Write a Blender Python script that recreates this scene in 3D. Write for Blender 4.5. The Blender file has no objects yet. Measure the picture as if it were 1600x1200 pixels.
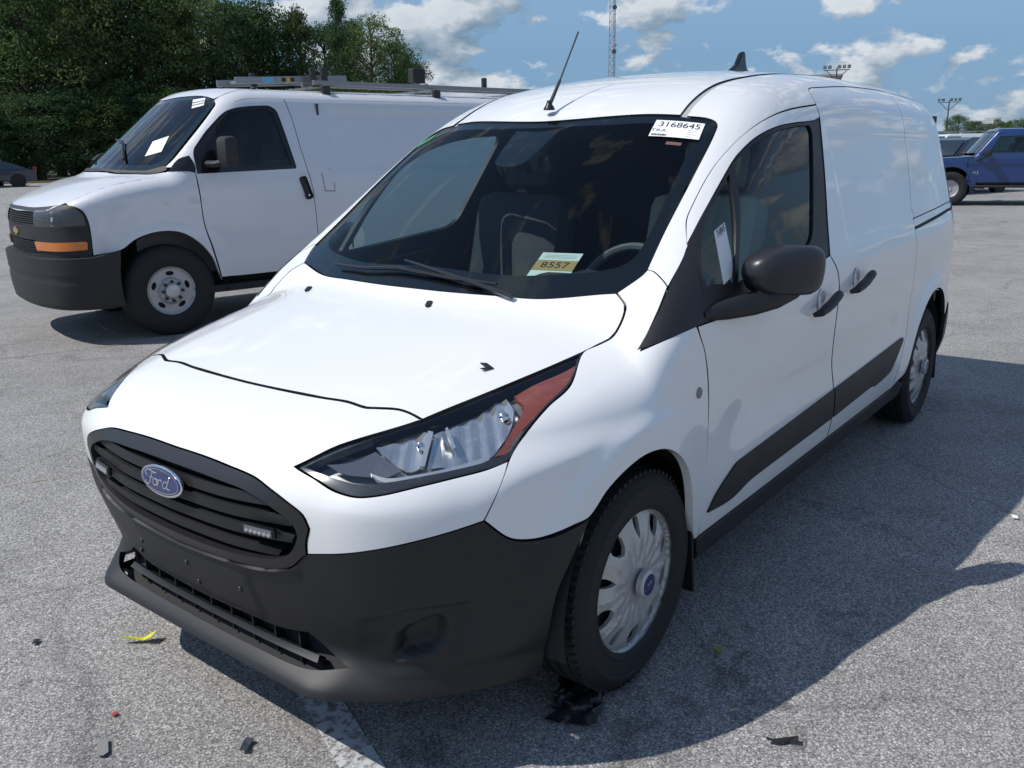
import bpy, bmesh, math, random
import numpy as np
from mathutils import Vector, Matrix, Euler
from mathutils.geometry import delaunay_2d_cdt

scene = bpy.context.scene
COL = scene.collection
# ------------------------------------------------------------------ camera
CAM = np.array([1.9495, 1.9678, 1.4888]); FPX = 1353.33
def cam_axes(yaw=math.radians(218.1518), pitch=math.radians(15.0056), roll=math.radians(-.9527)):
    cy, sy, cp, sp = math.cos(yaw), math.sin(yaw), math.cos(pitch), math.sin(pitch)
    f = np.array([cy*cp, sy*cp, -sp]); r = np.array([sy, -cy, 0.]); u = np.cross(r, f)
    cr, sr = math.cos(roll), math.sin(roll)
    return f, cr*r+sr*u, -sr*r+cr*u
CF, CR, CU = cam_axes()
cd = bpy.data.cameras.new('camera'); cam = bpy.data.objects.new('camera', cd); COL.objects.link(cam)
cam.matrix_world = Matrix(((CR[0], CU[0], -CF[0], CAM[0]), (CR[1], CU[1], -CF[1], CAM[1]), (CR[2], CU[2], -CF[2], CAM[2]), (0, 0, 0, 1)))
cd.sensor_width = 36; cd.lens = FPX/1600*36; cd.clip_start = .05; cd.clip_end = 6000
scene.camera = cam
def pray(px, py):
    d = CF+CR*(px-800)/FPX-CU*(py-600)/FPX
    return CAM.copy(), d
def gpix(px, py, z=0.):
    """point of the horizontal plane z that a pixel of the photograph looks at"""
    o, d = pray(px, py); t = (z-o[2])/d[2]; return o+t*d
def far(px, dist, z=0.):
    """point at a given distance in the direction of a pixel column"""
    _, d = pray(px, 235.); d = np.array([d[0], d[1]]); d /= np.linalg.norm(d)
    return np.array([CAM[0]+d[0]*dist, CAM[1]+d[1]*dist, z])
def hpix(px, py, dist):
    """height of the point a pixel looks at, when it stands at a given distance"""
    o, d = pray(px, py); return float(o[2]+d[2]/math.hypot(d[0], d[1])*dist)
# ------------------------------------------------------------------ light
SUN_TO = Vector((.60, -.50, 1.0)).normalized()
world = bpy.data.worlds.new('World'); scene.world = world; world.use_nodes = True
SUN_EL = math.asin(SUN_TO.z); SUN_ROT = math.atan2(SUN_TO.x, SUN_TO.y)
def build_world():
    nt = world.node_tree; nt.nodes.clear(); N = nt.nodes.new; L = nt.links.new
    out = N('ShaderNodeOutputWorld'); sky = N('ShaderNodeTexSky'); sky.sky_type = 'NISHITA'; sky.sun_disc = False
    sky.sun_elevation = SUN_EL; sky.sun_rotation = SUN_ROT; sky.air_density = 1.0; sky.dust_density = .0; sky.ozone_density = 1.0
    bg = N('ShaderNodeBackground'); bg.inputs['Strength'].default_value = .145; L(sky.outputs[0], bg.inputs['Color'])
    tc = N('ShaderNodeTexCoord')
    def mp(scale, loc=(0, 0, 0)):
        m = N('ShaderNodeMapping'); m.inputs['Scale'].default_value = scale; m.inputs['Location'].default_value = loc
        L(tc.outputs['Generated'], m.inputs['Vector']); return m
    def nz(m, s, det, rough, dist=0.):
        n = N('ShaderNodeTexNoise'); n.inputs['Scale'].default_value = s; n.inputs['Detail'].default_value = det
        n.inputs['Roughness'].default_value = rough; n.inputs['Distortion'].default_value = dist; L(m.outputs[0], n.inputs['Vector']); return n.outputs[0]
    def mth(op, a, b=None, clamp=False):
        n = N('ShaderNodeMath'); n.operation = op; n.use_clamp = clamp
        for i, v in enumerate((a, b)):
            if v is None: continue
            if isinstance(v, (int, float)): n.inputs[i].default_value = v
            else: L(v, n.inputs[i])
        return n.outputs[0]
    def ramp(v, stops):
        r = N('ShaderNodeValToRGB'); e = r.color_ramp.elements
        while len(e) < len(stops): e.new(.5)
        for i, (p, c) in enumerate(stops): e[i].position = p; e[i].color = (c, c, c, 1) if isinstance(c, (int, float)) else (*c, 1)
        L(v, r.inputs[0]); return r.outputs[0]
    off = (5.4, 2.9, .62)
    base = nz(mp((1, 1, 1.9), off), 8.6, 11, .57, .1)
    big = nz(mp((1, 1, 1.6), (7.3, 2.2, 1.)), 1.6, 2, .5)
    lit = nz(mp((1, 1, 1.9), (off[0]+.010, off[1]-.010, off[2]+.035)), 8.6, 11, .57, .1)      # same field, a little towards the sun
    sep = N('ShaderNodeSeparateXYZ'); L(tc.outputs['Generated'], sep.inputs[0])
    dens = mth('ADD', base, mth('MULTIPLY', mth('SUBTRACT', big, .5), .34))
    dens = mth('SUBTRACT', dens, mth('MULTIPLY', sep.outputs['Z'], .09))          # overhead one looks between the heaps
    mask = ramp(dens, [(.50, 0), (.555, .95)])
    hz = ramp(sep.outputs['Z'], [(0., 0.), (.03, .85), (1, .85)])
    mask = mth('MULTIPLY', mask, hz)
    shade = mth('ADD', mth('MULTIPLY', mth('SUBTRACT', base, lit), 4.2), .58, True)
    thick = ramp(dens, [(.5, 1.), (.78, .72)])
    shade = mth('MULTIPLY', shade, thick)
    cc = ramp(shade, [(.15, (.17, .25, .34)), (.5, (.36, .43, .50)), (.95, (.80, .82, .84))])
    cb = N('ShaderNodeBackground'); L(cc, cb.inputs['Color']); cb.inputs['Strength'].default_value = 1.0
    mx = N('ShaderNodeMixShader'); L(mask, mx.inputs[0]); L(bg.outputs[0], mx.inputs[1]); L(cb.outputs[0], mx.inputs[2])
    hazec = N('ShaderNodeBackground'); hazec.inputs['Color'].default_value = (.145, .295, .50, 1); hazec.inputs['Strength'].default_value = 1.
    hf = ramp(sep.outputs['Z'], [(0., .95), (.10, .85), (.17, .65), (.42, .0)])
    m0 = N('ShaderNodeMixShader'); L(hf, m0.inputs[0]); L(bg.outputs[0], m0.inputs[1]); L(hazec.outputs[0], m0.inputs[2]); L(m0.outputs[0], mx.inputs[1])
    L(mx.outputs[0], out.inputs['Surface'])
build_world()
sl = bpy.data.lights.new('sun', 'SUN'); sl.energy = 4.2; sl.angle = math.radians(.53); sl.color = (1., .955, .89)
sun = bpy.data.objects.new('sun', sl); COL.objects.link(sun); sun.rotation_euler = (-SUN_TO).to_track_quat('-Z', 'Y').to_euler(); sun.location = (10, -8, 20)
vs = scene.view_settings; vs.view_transform = 'Standard'; vs.look = 'None'; vs.gamma = 1; vs.use_curve_mapping = False; vs.exposure = 0.0
scene.render.engine = 'CYCLES'
# ------------------------------------------------------------------ materials
MATS = {}
def mat(name, color=(.5, .5, .5), rough=.5, metal=0., coat=0., coat_rough=.03, spec=.5, bump=None, vary=None, alpha=None, dirt=None):
    if name in MATS: return MATS[name]
    m = bpy.data.materials.new(name); m.use_nodes = True; MATS[name] = m
    nt = m.node_tree; b = nt.nodes['Principled BSDF']; N = nt.nodes.new; L = nt.links.new
    b.inputs['Base Color'].default_value = (*color, 1); b.inputs['Roughness'].default_value = rough; b.inputs['Metallic'].default_value = metal
    b.inputs['Coat Weight'].default_value = coat; b.inputs['Coat Roughness'].default_value = coat_rough; b.inputs['Specular IOR Level'].default_value = spec
    if vary or bump or dirt:
        tc = N('ShaderNodeTexCoord')
    if vary:      # (scale, amount): soft uneven tone
        n = N('ShaderNodeTexNoise'); n.inputs['Scale'].default_value = vary[0]; n.inputs['Detail'].default_value = 6; L(tc.outputs['Object'], n.inputs['Vector'])
        r = N('ShaderNodeMapRange'); r.inputs['To Min'].default_value = 1-vary[1]; r.inputs['To Max'].default_value = 1+vary[1]; L(n.outputs[0], r.inputs['Value'])
        mx = N('ShaderNodeMix'); mx.data_type = 'RGBA'; mx.blend_type = 'MULTIPLY'; mx.inputs[0].default_value = 1; mx.inputs[6].default_value = (*color, 1); L(r.outputs[0], mx.inputs[7]); L(mx.outputs[2], b.inputs['Base Color'])
        rr = N('ShaderNodeMapRange'); rr.inputs['To Min'].default_value = max(rough-.1, .02); rr.inputs['To Max'].default_value = min(rough+.1, 1); L(n.outputs[0], rr.inputs['Value']); L(rr.outputs[0], b.inputs['Roughness'])
    if bump:      # (scale, strength, distance)
        n2 = N('ShaderNodeTexNoise'); n2.inputs['Scale'].default_value = bump[0]; n2.inputs['Detail'].default_value = 4; L(tc.outputs['Object'], n2.inputs['Vector'])
        bp = N('ShaderNodeBump'); bp.inputs['Strength'].default_value = bump[1]; bp.inputs['Distance'].default_value = bump[2]; L(n2.outputs[0], bp.inputs['Height']); L(bp.outputs[0], b.inputs['Normal'])
    return m
def glass(name, tint, ior=1.5, gloss=1.0):
    m = bpy.data.materials.new(name); m.use_nodes = True; MATS[name] = m; nt = m.node_tree; nt.nodes.clear(); N = nt.nodes.new; L = nt.links.new
    o = N('ShaderNodeOutputMaterial'); t = N('ShaderNodeBsdfTransparent'); t.inputs[0].default_value = (*tint, 1)
    g = N('ShaderNodeBsdfGlossy'); g.inputs['Roughness'].default_value = .0; g.inputs['Color'].default_value = (gloss, gloss, gloss, 1)
    fr = N('ShaderNodeFresnel'); ge = N('ShaderNodeNewGeometry'); mr = N('ShaderNodeMapRange'); mr.inputs['To Min'].default_value = ior; mr.inputs['To Max'].default_value = 1/ior; L(ge.outputs['Backfacing'], mr.inputs['Value']); L(mr.outputs[0], fr.inputs[0]); mx = N('ShaderNodeMixShader')
    L(fr.outputs[0], mx.inputs[0]); L(t.outputs[0], mx.inputs[1]); L(g.outputs[0], mx.inputs[2]); L(mx.outputs[0], o.inputs[0]); return m
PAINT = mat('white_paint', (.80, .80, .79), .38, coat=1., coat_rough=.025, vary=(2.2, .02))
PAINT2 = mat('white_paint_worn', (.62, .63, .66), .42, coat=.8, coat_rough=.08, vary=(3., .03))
LINER = mat('dark_liner', (.016, .017, .019), .8)
PLAS = mat('black_plastic', (.0095, .0098, .012), .52, bump=(600, .25, .001), vary=(5, .15))
PLAS2 = mat('black_plastic_worn', (.014, .0145, .017), .58, bump=(300, .3, .002), vary=(4, .2))
TRIM = mat('satin_black_trim', (.016, .016, .018), .33)
GLOSSB = mat('gloss_black', (.008, .008, .010), .12)
RUBBER = mat('tyre_rubber', (.011, .011, .012), .75, bump=(120, .35, .002), vary=(9, .25))
SILVER = mat('wheel_cover_silver', (.46, .455, .44), .36, metal=.35, coat=.4, coat_rough=.2, vary=(8, .06))
STEEL = mat('grey_steel_wheel', (.40, .40, .41), .45, metal=.4, vary=(10, .12))
CHROME = mat('chrome', (.80, .81, .83), .06, metal=1.)
REFL = mat('lamp_reflector', (.62, .63, .64), .16, metal=.8, coat=.5)
DARKREF = mat('lamp_bezel', (.03, .031, .034), .22, coat=.5)
AMBER = mat('amber_lens', (.62, .17, .015), .15, coat=1.)
AMBERD = mat('amber_reflector', (.26, .055, .028), .18, coat=1., vary=(40, .35))
BLUE = mat('badge_blue', (.006, .018, .11), .2, coat=1.)
ALU = mat('brushed_aluminium', (.27, .27, .275), .42, metal=.8, vary=(7, .15))
CABIN = mat('cabin_plastic', (.030, .032, .036), .6, vary=(10, .15))
CABIN2 = mat('cabin_grey', (.085, .088, .092), .7, vary=(8, .15))
BEIGE = mat('seat_fabric', (.46, .41, .34), .9, vary=(14, .15), bump=(200, .3, .002))
SEATD = mat('seat_fabric_dark', (.045, .046, .05), .9, vary=(14, .15))
PAPER = mat('white_paper', (.78, .79, .80), .7)
INK = mat('black_ink', (.02, .02, .025), .7)
GREENS = mat('green_sticker', (.02, .33, .10), .5)
TAN = mat('tan_card', (.36, .24, .10), .7)
LENS = glass('clear_lens', (.93, .95, .96))
WSG = glass('windshield_glass', (.76, .87, .87), 1.5, .42)
SIDEG = glass('side_glass', (.50, .62, .64), 1.5, .65)
DARKG = glass('privacy_glass', (.10, .13, .14), 1.5)
# ------------------------------------------------------------------ object helpers
def link(name, me, parent=None, loc=None):
    o = bpy.data.objects.new(name, me); COL.objects.link(o)
    if parent: o.parent = parent
    if loc is not None: o.location = loc
    return o
def tag(o, label=None, cat=None, group=None, kind=None):
    if label: o['label'] = label
    if cat: o['category'] = cat
    if group: o['group'] = group
    if kind: o['kind'] = kind
    return o
def thing(name, label, cat, loc=(0, 0, 0), rz=0., group=None):
    o = bpy.data.objects.new(name, None); COL.objects.link(o); o.empty_display_size = .2
    o.location = loc; o.rotation_euler = (0, 0, rz); return tag(o, label, cat, group)
def mk(name, V, Fc, mats, parent=None, mi=None, normals=None, smooth=True, loc=None):
    me = bpy.data.meshes.new(name); me.from_pydata([tuple(v) for v in V], [], [tuple(int(i) for i in q) for q in Fc])
    for m in (mats if isinstance(mats, (list, tuple)) else [mats]): me.materials.append(m)
    if mi is not None: me.polygons.foreach_set('material_index', np.asarray(mi, dtype=np.int32))
    me.polygons.foreach_set('use_smooth', np.full(len(me.polygons), smooth)); me.update()
    if normals is not None: me.normals_split_custom_set_from_vertices([tuple(n) for n in normals])
    return link(name, me, parent, loc)
class MB:
    """collects simple solids into one mesh"""
    def __init__(s): s.bm = bmesh.new()
    def box(s, c, d, rot=None, bev=0.):
        r = bmesh.ops.create_cube(s.bm, size=1.); vs_ = r['verts']
        bmesh.ops.scale(s.bm, vec=d, verts=vs_)
        if bev > 0:
            es = list({e for v in vs_ for e in v.link_edges}); q = bmesh.ops.bevel(s.bm, geom=es, offset=bev, segments=2, affect='EDGES', profile=.5); vs_ = list({v for f in q['faces'] for v in f.verts} | {v for v in vs_ if v.is_valid})
        if rot is not None: bmesh.ops.rotate(s.bm, cent=(0, 0, 0), matrix=Euler(rot).to_matrix(), verts=vs_)
        bmesh.ops.translate(s.bm, vec=c, verts=vs_); return s
    def tube(s, pts, r, n=8, cap=True):
        pts = [Vector(p) for p in pts]; rr = r if isinstance(r, (list, tuple)) else [r]*len(pts); rings = []; up = None
        for i, p in enumerate(pts):
            t = (pts[min(i+1, len(pts)-1)]-pts[max(i-1, 0)]).normalized()
            a = t.orthogonal().normalized() if up is None else (up-t*up.dot(t)).normalized(); up = a; b = t.cross(a)
            rings.append([s.bm.verts.new(p+(a*math.cos(k*2*math.pi/n)+b*math.sin(k*2*math.pi/n))*rr[i]) for k in range(n)])
        for A, B in zip(rings[:-1], rings[1:]):
            for k in range(n): s.bm.faces.new((A[k], A[(k+1) % n], B[(k+1) % n], B[k]))
        if cap: s.bm.faces.new(rings[0][::-1]); s.bm.faces.new(rings[-1])
        return s
    def lathe(s, prof, axis='y', n=48, c=(0, 0, 0), arc=None):
        rings = []; full = arc is None
        for (r, h) in prof:
            ring = []
            for k in range(n):
                a = 2*math.pi*k/n if full else math.radians(arc[0]+(arc[1]-arc[0])*k/(n-1)); q = (r*math.cos(a), h, r*math.sin(a)) if axis == 'y' else ((r*math.cos(a), r*math.sin(a), h) if axis == 'z' else (h, r*math.cos(a), r*math.sin(a)))
                ring.append(s.bm.verts.new((q[0]+c[0], q[1]+c[1], q[2]+c[2])))
            rings.append(ring)
        for A, B in zip(rings[:-1], rings[1:]):
            for k in range(n if full else n-1): s.bm.faces.new((A[k], A[(k+1) % n], B[(k+1) % n], B[k]))
        return s
    def prism(s, poly, a0, a1, axis='y'):
        """polygon in the plane normal to axis, from a0 to a1"""
        def P(p, h): return (p[0], h, p[1]) if axis == 'y' else ((p[0], p[1], h) if axis == 'z' else (h, p[0], p[1]))
        A = [s.bm.verts.new(P(p, a0)) for p in poly]; B = [s.bm.verts.new(P(p, a1)) for p in poly]; n = len(poly)
        s.bm.faces.new(A); s.bm.faces.new(B[::-1])
        for k in range(n): s.bm.faces.new((A[k], B[k], B[(k+1) % n], A[(k+1) % n]))
        return s
    def quad(s, pts): s.bm.faces.new([s.bm.verts.new(p) for p in pts]); return s
    def build(s, name, m, parent=None, smooth=False, loc=None, rot=None, bev=0., sub=0, ang=40):
        bmesh.ops.recalc_face_normals(s.bm, faces=s.bm.faces)
        me = bpy.data.meshes.new(name); s.bm.to_mesh(me); s.bm.free(); me.materials.append(m)
        if smooth:
            me.polygons.foreach_set('use_smooth', np.full(len(me.polygons), True)); me.update(); me.set_sharp_from_angle(angle=math.radians(ang))
        o = link(name, me, parent, loc)
        if rot is not None: o.rotation_euler = rot
        if bev: b = o.modifiers.new('b', 'BEVEL'); b.width = bev; b.segments = 2; b.limit_method = 'ANGLE'
        if sub: b = o.modifiers.new('s', 'SUBSURF'); b.levels = b.render_levels = sub
        return o
def copy_tree(o, parent=None, mapping=None):
    c = o.copy(); COL.objects.link(c); c.parent = parent
    for ch in list(o.children): copy_tree(ch, c)
    return c
def text_mesh(txt, size, depth=.0006, shear=0., space=1.):
    cu = bpy.data.curves.new('t', 'FONT'); cu.body = txt; cu.size = size; cu.extrude = depth; cu.align_x = 'CENTER'; cu.align_y = 'CENTER'; cu.shear = shear; cu.space_character = space
    o = bpy.data.objects.new('t', cu); COL.objects.link(o); dg = bpy.context.evaluated_depsgraph_get(); dg.update()
    me = bpy.data.meshes.new_from_object(o.evaluated_get(dg)); bpy.data.objects.remove(o); return me
# ------------------------------------------------------------------ splines, implicit bodies, panels
def tab(pts):
    p = np.array(pts, float); x, y = p[:, 0], p[:, 1]; h = np.diff(x); d = np.diff(y)/h
    m = np.zeros(len(x)); m[0] = d[0]; m[-1] = d[-1]
    for i in range(1, len(x)-1):
        if d[i-1]*d[i] > 0:
            w1 = 2*h[i]+h[i-1]; w2 = h[i]+2*h[i-1]; m[i] = (w1+w2)/(w1/d[i-1]+w2/d[i])
    X = np.linspace(x[0], x[-1], 1200); k = np.clip(np.searchsorted(x, X)-1, 0, len(x)-2); t = (X-x[k])/h[k]
    Y = (2*t**3-3*t**2+1)*y[k]+(t**3-2*t**2+t)*h[k]*m[k]+(-2*t**3+3*t**2)*y[k+1]+(t**3-t**2)*h[k]*m[k+1]
    K = np.hanning(61); K /= K.sum(); Yp = np.concatenate([2*Y[0]-Y[30:0:-1], Y, 2*Y[-1]-Y[-2:-32:-1]]); Y = np.convolve(Yp, K, 'valid')
    return lambda q: np.interp(q, X, Y)
def sst(a, b, x):
    t = np.clip((x-a)/(b-a), 0, 1); return t*t*(3-2*t)
def smax(a, b, k):
    h = np.maximum(k-np.abs(a-b), 0)/k; return np.maximum(a, b)+h*h*k*.25
def smin(a, b, k): return -smax(-a, -b, k)
def inpoly(P, poly):
    x, y = P[:, 0], P[:, 1]; ins = np.zeros(len(P), bool); n = len(poly)
    for i in range(n):
        x0, y0 = poly[i]; x1, y1 = poly[(i+1) % n]
        if y0 == y1: continue
        c = ((y0 > y) != (y1 > y)) & (x < (x1-x0)*(y-y0)/(y1-y0)+x0); ins ^= c
    return ins
def pdist(P, poly):
    d = np.full(len(P), 1e9); n = len(poly)
    for i in range(n):
        a = poly[i]; b = poly[(i+1) % n]; ab = b-a; L2 = ab@ab+1e-18
        t = np.clip(((P-a)@ab)/L2, 0, 1); d = np.minimum(d, np.linalg.norm(P-a-t[:, None]*ab, axis=1))
    return d
def sdf2(P, poly): return np.where(inpoly(P, poly), -1, 1)*pdist(P, poly)
def resample(poly, step, corner=38):
    """closed polyline: sharp corners kept, the rest run through a spline"""
    q = [np.asarray(p, float) for p in poly]; n = len(q); out = []
    cs = []
    for i in range(n):
        a = q[i]-q[i-1]; b = q[(i+1) % n]-q[i]; c = (a@b)/(np.linalg.norm(a)*np.linalg.norm(b)+1e-12); cs.append(math.degrees(math.acos(max(-1, min(1, c)))) > corner)
    for i in range(n):
        p1, p2 = q[i], q[(i+1) % n]
        p0 = q[i-1] if not cs[i] else 2*p1-p2
        p3 = q[(i+2) % n] if not cs[(i+1) % n] else 2*p2-p1
        L = np.linalg.norm(p2-p1); k = max(1, int(round(L/step)))
        # centripetal-ish tangents limited by the chord
        m1 = (p2-p0)/(np.linalg.norm(p2-p1)+np.linalg.norm(p1-p0)+1e-12)*L; m2 = (p3-p1)/(np.linalg.norm(p3-p2)+np.linalg.norm(p2-p1)+1e-12)*L
        for j in range(k):
            t = j/k; out.append((2*t**3-3*t**2+1)*p1+(t**3-2*t**2+t)*m1+(-2*t**3+3*t**2)*p2+(t**3-t**2)*m2)
    return np.array(out)
def shrink(poly, g):
    n = len(poly); A = np.roll(poly, 1, 0); B = np.roll(poly, -1, 0)
    area = .5*np.sum(poly[:, 0]*B[:, 1]-B[:, 0]*poly[:, 1]); s = 1 if area > 0 else -1
    e1 = poly-A; e2 = B-poly; e1 /= np.linalg.norm(e1, axis=1, keepdims=True)+1e-12; e2 /= np.linalg.norm(e2, axis=1, keepdims=True)+1e-12
    n1 = np.stack([-e1[:, 1], e1[:, 0]], 1)*s; n2 = np.stack([-e2[:, 1], e2[:, 0]], 1)*s
    nn = n1+n2; k = 2*g/np.maximum((nn*nn).sum(1), .5); return poly+nn*k[:, None]
class Side:
    def fwd(s, P): return np.asarray(P)[:, [0, 2]]
    def ray(s, q): z = np.zeros(len(q)); return np.stack([q[:, 0], z+1.7, q[:, 1]], 1), np.tile([0, -1., 0], (len(q), 1)), 1.69
class Top:
    def fwd(s, P): return np.asarray(P)[:, [0, 1]]
    def ray(s, q): z = np.zeros(len(q)); return np.stack([q[:, 0], q[:, 1], z+2.6], 1), np.tile([0, 0, -1.], (len(q), 1)), 2.5
class Cyl:
    def __init__(s, xc): s.xc = xc
    def fwd(s, P): P = np.asarray(P); return np.stack([np.arctan2(P[:, 1], P[:, 0]-s.xc), P[:, 2]], 1)
    def ray(s, q):
        c, n = np.cos(q[:, 0]), np.sin(q[:, 0]); return np.stack([s.xc+2*c, 2*n, q[:, 1]], 1), np.stack([-c, -n, 0*c], 1), 1.95
class Dir:
    def __init__(s, d):
        s.d = np.array(d, float); s.d /= np.linalg.norm(s.d); e = np.cross(s.d, [0, 0, 1.]); e /= np.linalg.norm(e); s.e1 = -e if e[0] < 0 else e; s.e2 = np.cross(s.e1, s.d); s.e2 *= np.sign(s.e2[2]) if abs(s.e2[2]) > 1e-6 else 1
    def fwd(s, P): P = np.asarray(P); return np.stack([P@s.e1, P@s.e2], 1)
    def ray(s, q):
        base = q[:, :1]*s.e1+q[:, 1:]*s.e2; return base-s.d*7, np.tile(s.d, (len(q), 1)), 9.5
class Body:
    def __init__(s, f, root): s.f = f; s.root = root
    def cast(s, o, d, t1, n=110):
        f = s.f; M = len(o); T = np.linspace(0, t1, n); lo = np.full(M, np.nan); hi = np.full(M, np.nan); prev = f(o); live = np.ones(M, bool)
        for i in range(1, n):
            idx = np.nonzero(live)[0]
            if not len(idx): break
            cur = f(o[idx]+d[idx]*T[i]); m = (prev[idx] > 0) & (cur <= 0); prev[idx] = cur
            h = idx[m]; lo[h] = T[i-1]; hi[h] = T[i]; live[h] = False
        for _ in range(20):
            mid = (lo+hi)/2; g = f(o+d*mid[:, None]) > 0; lo = np.where(g, mid, lo); hi = np.where(g, hi, mid)
        P = o+d*((lo+hi)/2)[:, None]
        bad = np.isnan(P[:, 0])
        if bad.any() and (~bad).any():       # a ray that slips past the body takes the nearest hit's depth
            gi = np.nonzero(~bad)[0]
            for b in np.nonzero(bad)[0]:
                k = gi[np.argmin(((o[gi]-o[b])**2).sum(1))]; P[b] = o[b]+d[b]*((lo[k]+hi[k])/2)
        return P
    def grad(s, P, e=2e-3):
        g = np.stack([s.f(P+np.eye(3)[i]*e)-s.f(P-np.eye(3)[i]*e) for i in range(3)], -1); return g/(np.linalg.norm(g, axis=-1, keepdims=True)+1e-12)
    def hit(s, chart, P3, off=0.):
        o, d, t = chart.ray(chart.fwd(np.asarray(P3, float))); P = s.cast(o, d, t); N = s.grad(P); return P+N*off, N
    def panel(s, name, outline, chart, m, parent=None, sp=.03, holes=(), off=0., depth=.012, gap=.0022, disp=None, back=LINER, lip=False, both=False, bstep=None, raw2=False, geonorm=False):
        """a sheet of the body inside an outline, with its own edge and inner face. outline: 3-D points near the surface"""
        fw = (lambda q: np.asarray(q, float)) if raw2 else (lambda q: chart.fwd(np.asarray(q, float)))
        bs = bstep or min(sp*.55, .02)
        O = resample(fw(outline), bs)
        if gap: O = shrink(O, gap)
        HS = [resample(fw(h), bs) for h in holes]
        mn, mx = O.min(0), O.max(0); X, Y = np.meshgrid(np.arange(mn[0], mx[0], sp), np.arange(mn[1], mx[1], sp*.87))
        X = X+(np.arange(X.shape[0]) % 2)[:, None]*sp*.5; G = np.stack([X.ravel(), Y.ravel()], 1)
        if len(G):
            k = inpoly(G, O) & (pdist(G, O) > sp*.38)
            for h in HS: k &= ~inpoly(G, h) & (pdist(G, h) > sp*.38)
            G = G[k]
        allv = [O]+HS+[G]; ed = []; b = 0
        for lp in [O]+HS: n = len(lp); ed += [(b+i, b+(i+1) % n) for i in range(n)]; b += n
        A = np.concatenate(allv)
        r = delaunay_2d_cdt([Vector(p) for p in A], ed, [], 1 if not HS else 1, 1e-7)
        V2 = np.array([tuple(v) for v in r[0]]); T = [tuple(t) for t in r[2]]
        T = np.array([t for t in T if len(t) == 3]); cen = V2[T].mean(1); k = inpoly(cen, O)
        for h in HS: k &= ~inpoly(cen, h)
        T = T[k]; used = np.unique(T); remap = -np.ones(len(V2), int); remap[used] = np.arange(len(used)); V2 = V2[used]; T = remap[T]
        o, d, t1 = chart.ray(V2); P = s.cast(o, d, t1); N = s.grad(P)
        dd = off+(disp(V2, P) if disp is not None else 0.)
        P = P+N*np.reshape(dd, (-1, 1)) if np.ndim(dd) else P+N*dd
        fn = np.cross(P[T[:, 1]]-P[T[:, 0]], P[T[:, 2]]-P[T[:, 0]]); flip = (fn*N[T[:, 0]]).sum(1) < 0; T[flip] = T[flip][:, ::-1]
        if disp is not None or geonorm:
            fn = np.cross(P[T[:, 1]]-P[T[:, 0]], P[T[:, 2]]-P[T[:, 0]]); N2 = np.zeros_like(P)
            for j in range(3): np.add.at(N2, T[:, j], fn)
            N = N2/(np.linalg.norm(N2, axis=1, keepdims=True)+1e-15)
        V = [P]; NN = [N]; FF = [tuple(t) for t in T]; MI = [0]*len(T)
        if depth > 0:
            nv = len(P); V.append(P-N*depth); NN.append(-N); FF += [(t[2]+nv, t[1]+nv, t[0]+nv) for t in T]; MI += [1]*len(T)
            cnt = {}
            for t in T:
                for a, b2 in ((t[0], t[1]), (t[1], t[2]), (t[2], t[0])):
                    if (b2, a) in cnt: del cnt[(b2, a)]
                    else: cnt[(a, b2)] = 1
            acc = {}
            for (a, b2) in cnt:
                w = np.cross(P[b2]-P[a], N[a])
                for v in (a, b2): acc[v] = acc.get(v, 0)+w
            ids = {}; e0 = []; e1 = []; en = []
            base = nv*2
            for v, w in acc.items():
                w = w/(np.linalg.norm(w)+1e-12); ids[v] = base+len(e0)*2; e0.append(P[v]); e1.append(P[v]-N[v]*depth); en.append(w)
            E = np.empty((len(e0)*2, 3)); E[0::2] = e0; E[1::2] = e1; EN = np.repeat(np.array(en), 2, 0); V.append(E); NN.append(EN)
            for (a, b2) in cnt: FF.append((ids[b2], ids[a], ids[a]+1, ids[b2]+1)); MI.append(0 if (lip or m is not PAINT and m is not PAINT2) else 1)  # edges of white panels take the back colour: gap shade is coloured in
        V = np.concatenate(V); NN = np.concatenate(NN)
        par = parent or s.root
        pars = par if isinstance(par, (list, tuple)) else (par, par)
        ob = mk(name, V, FF, [m, back], pars[0], MI, NN)
        if not both: return ob
        o2 = mk(name, V*[1, -1, 1], [q[::-1] for q in FF], [m, back], pars[1], MI, NN*[1, -1, 1])
        return ob, o2
def mirror_half(pts):
    """half outline from the centre line outwards and back -> whole symmetric outline"""
    p = [tuple(q) for q in pts]; return p+[(q[0], -q[1], q[2]) for q in p[::-1] if abs(q[1]) > 1e-6]
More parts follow.
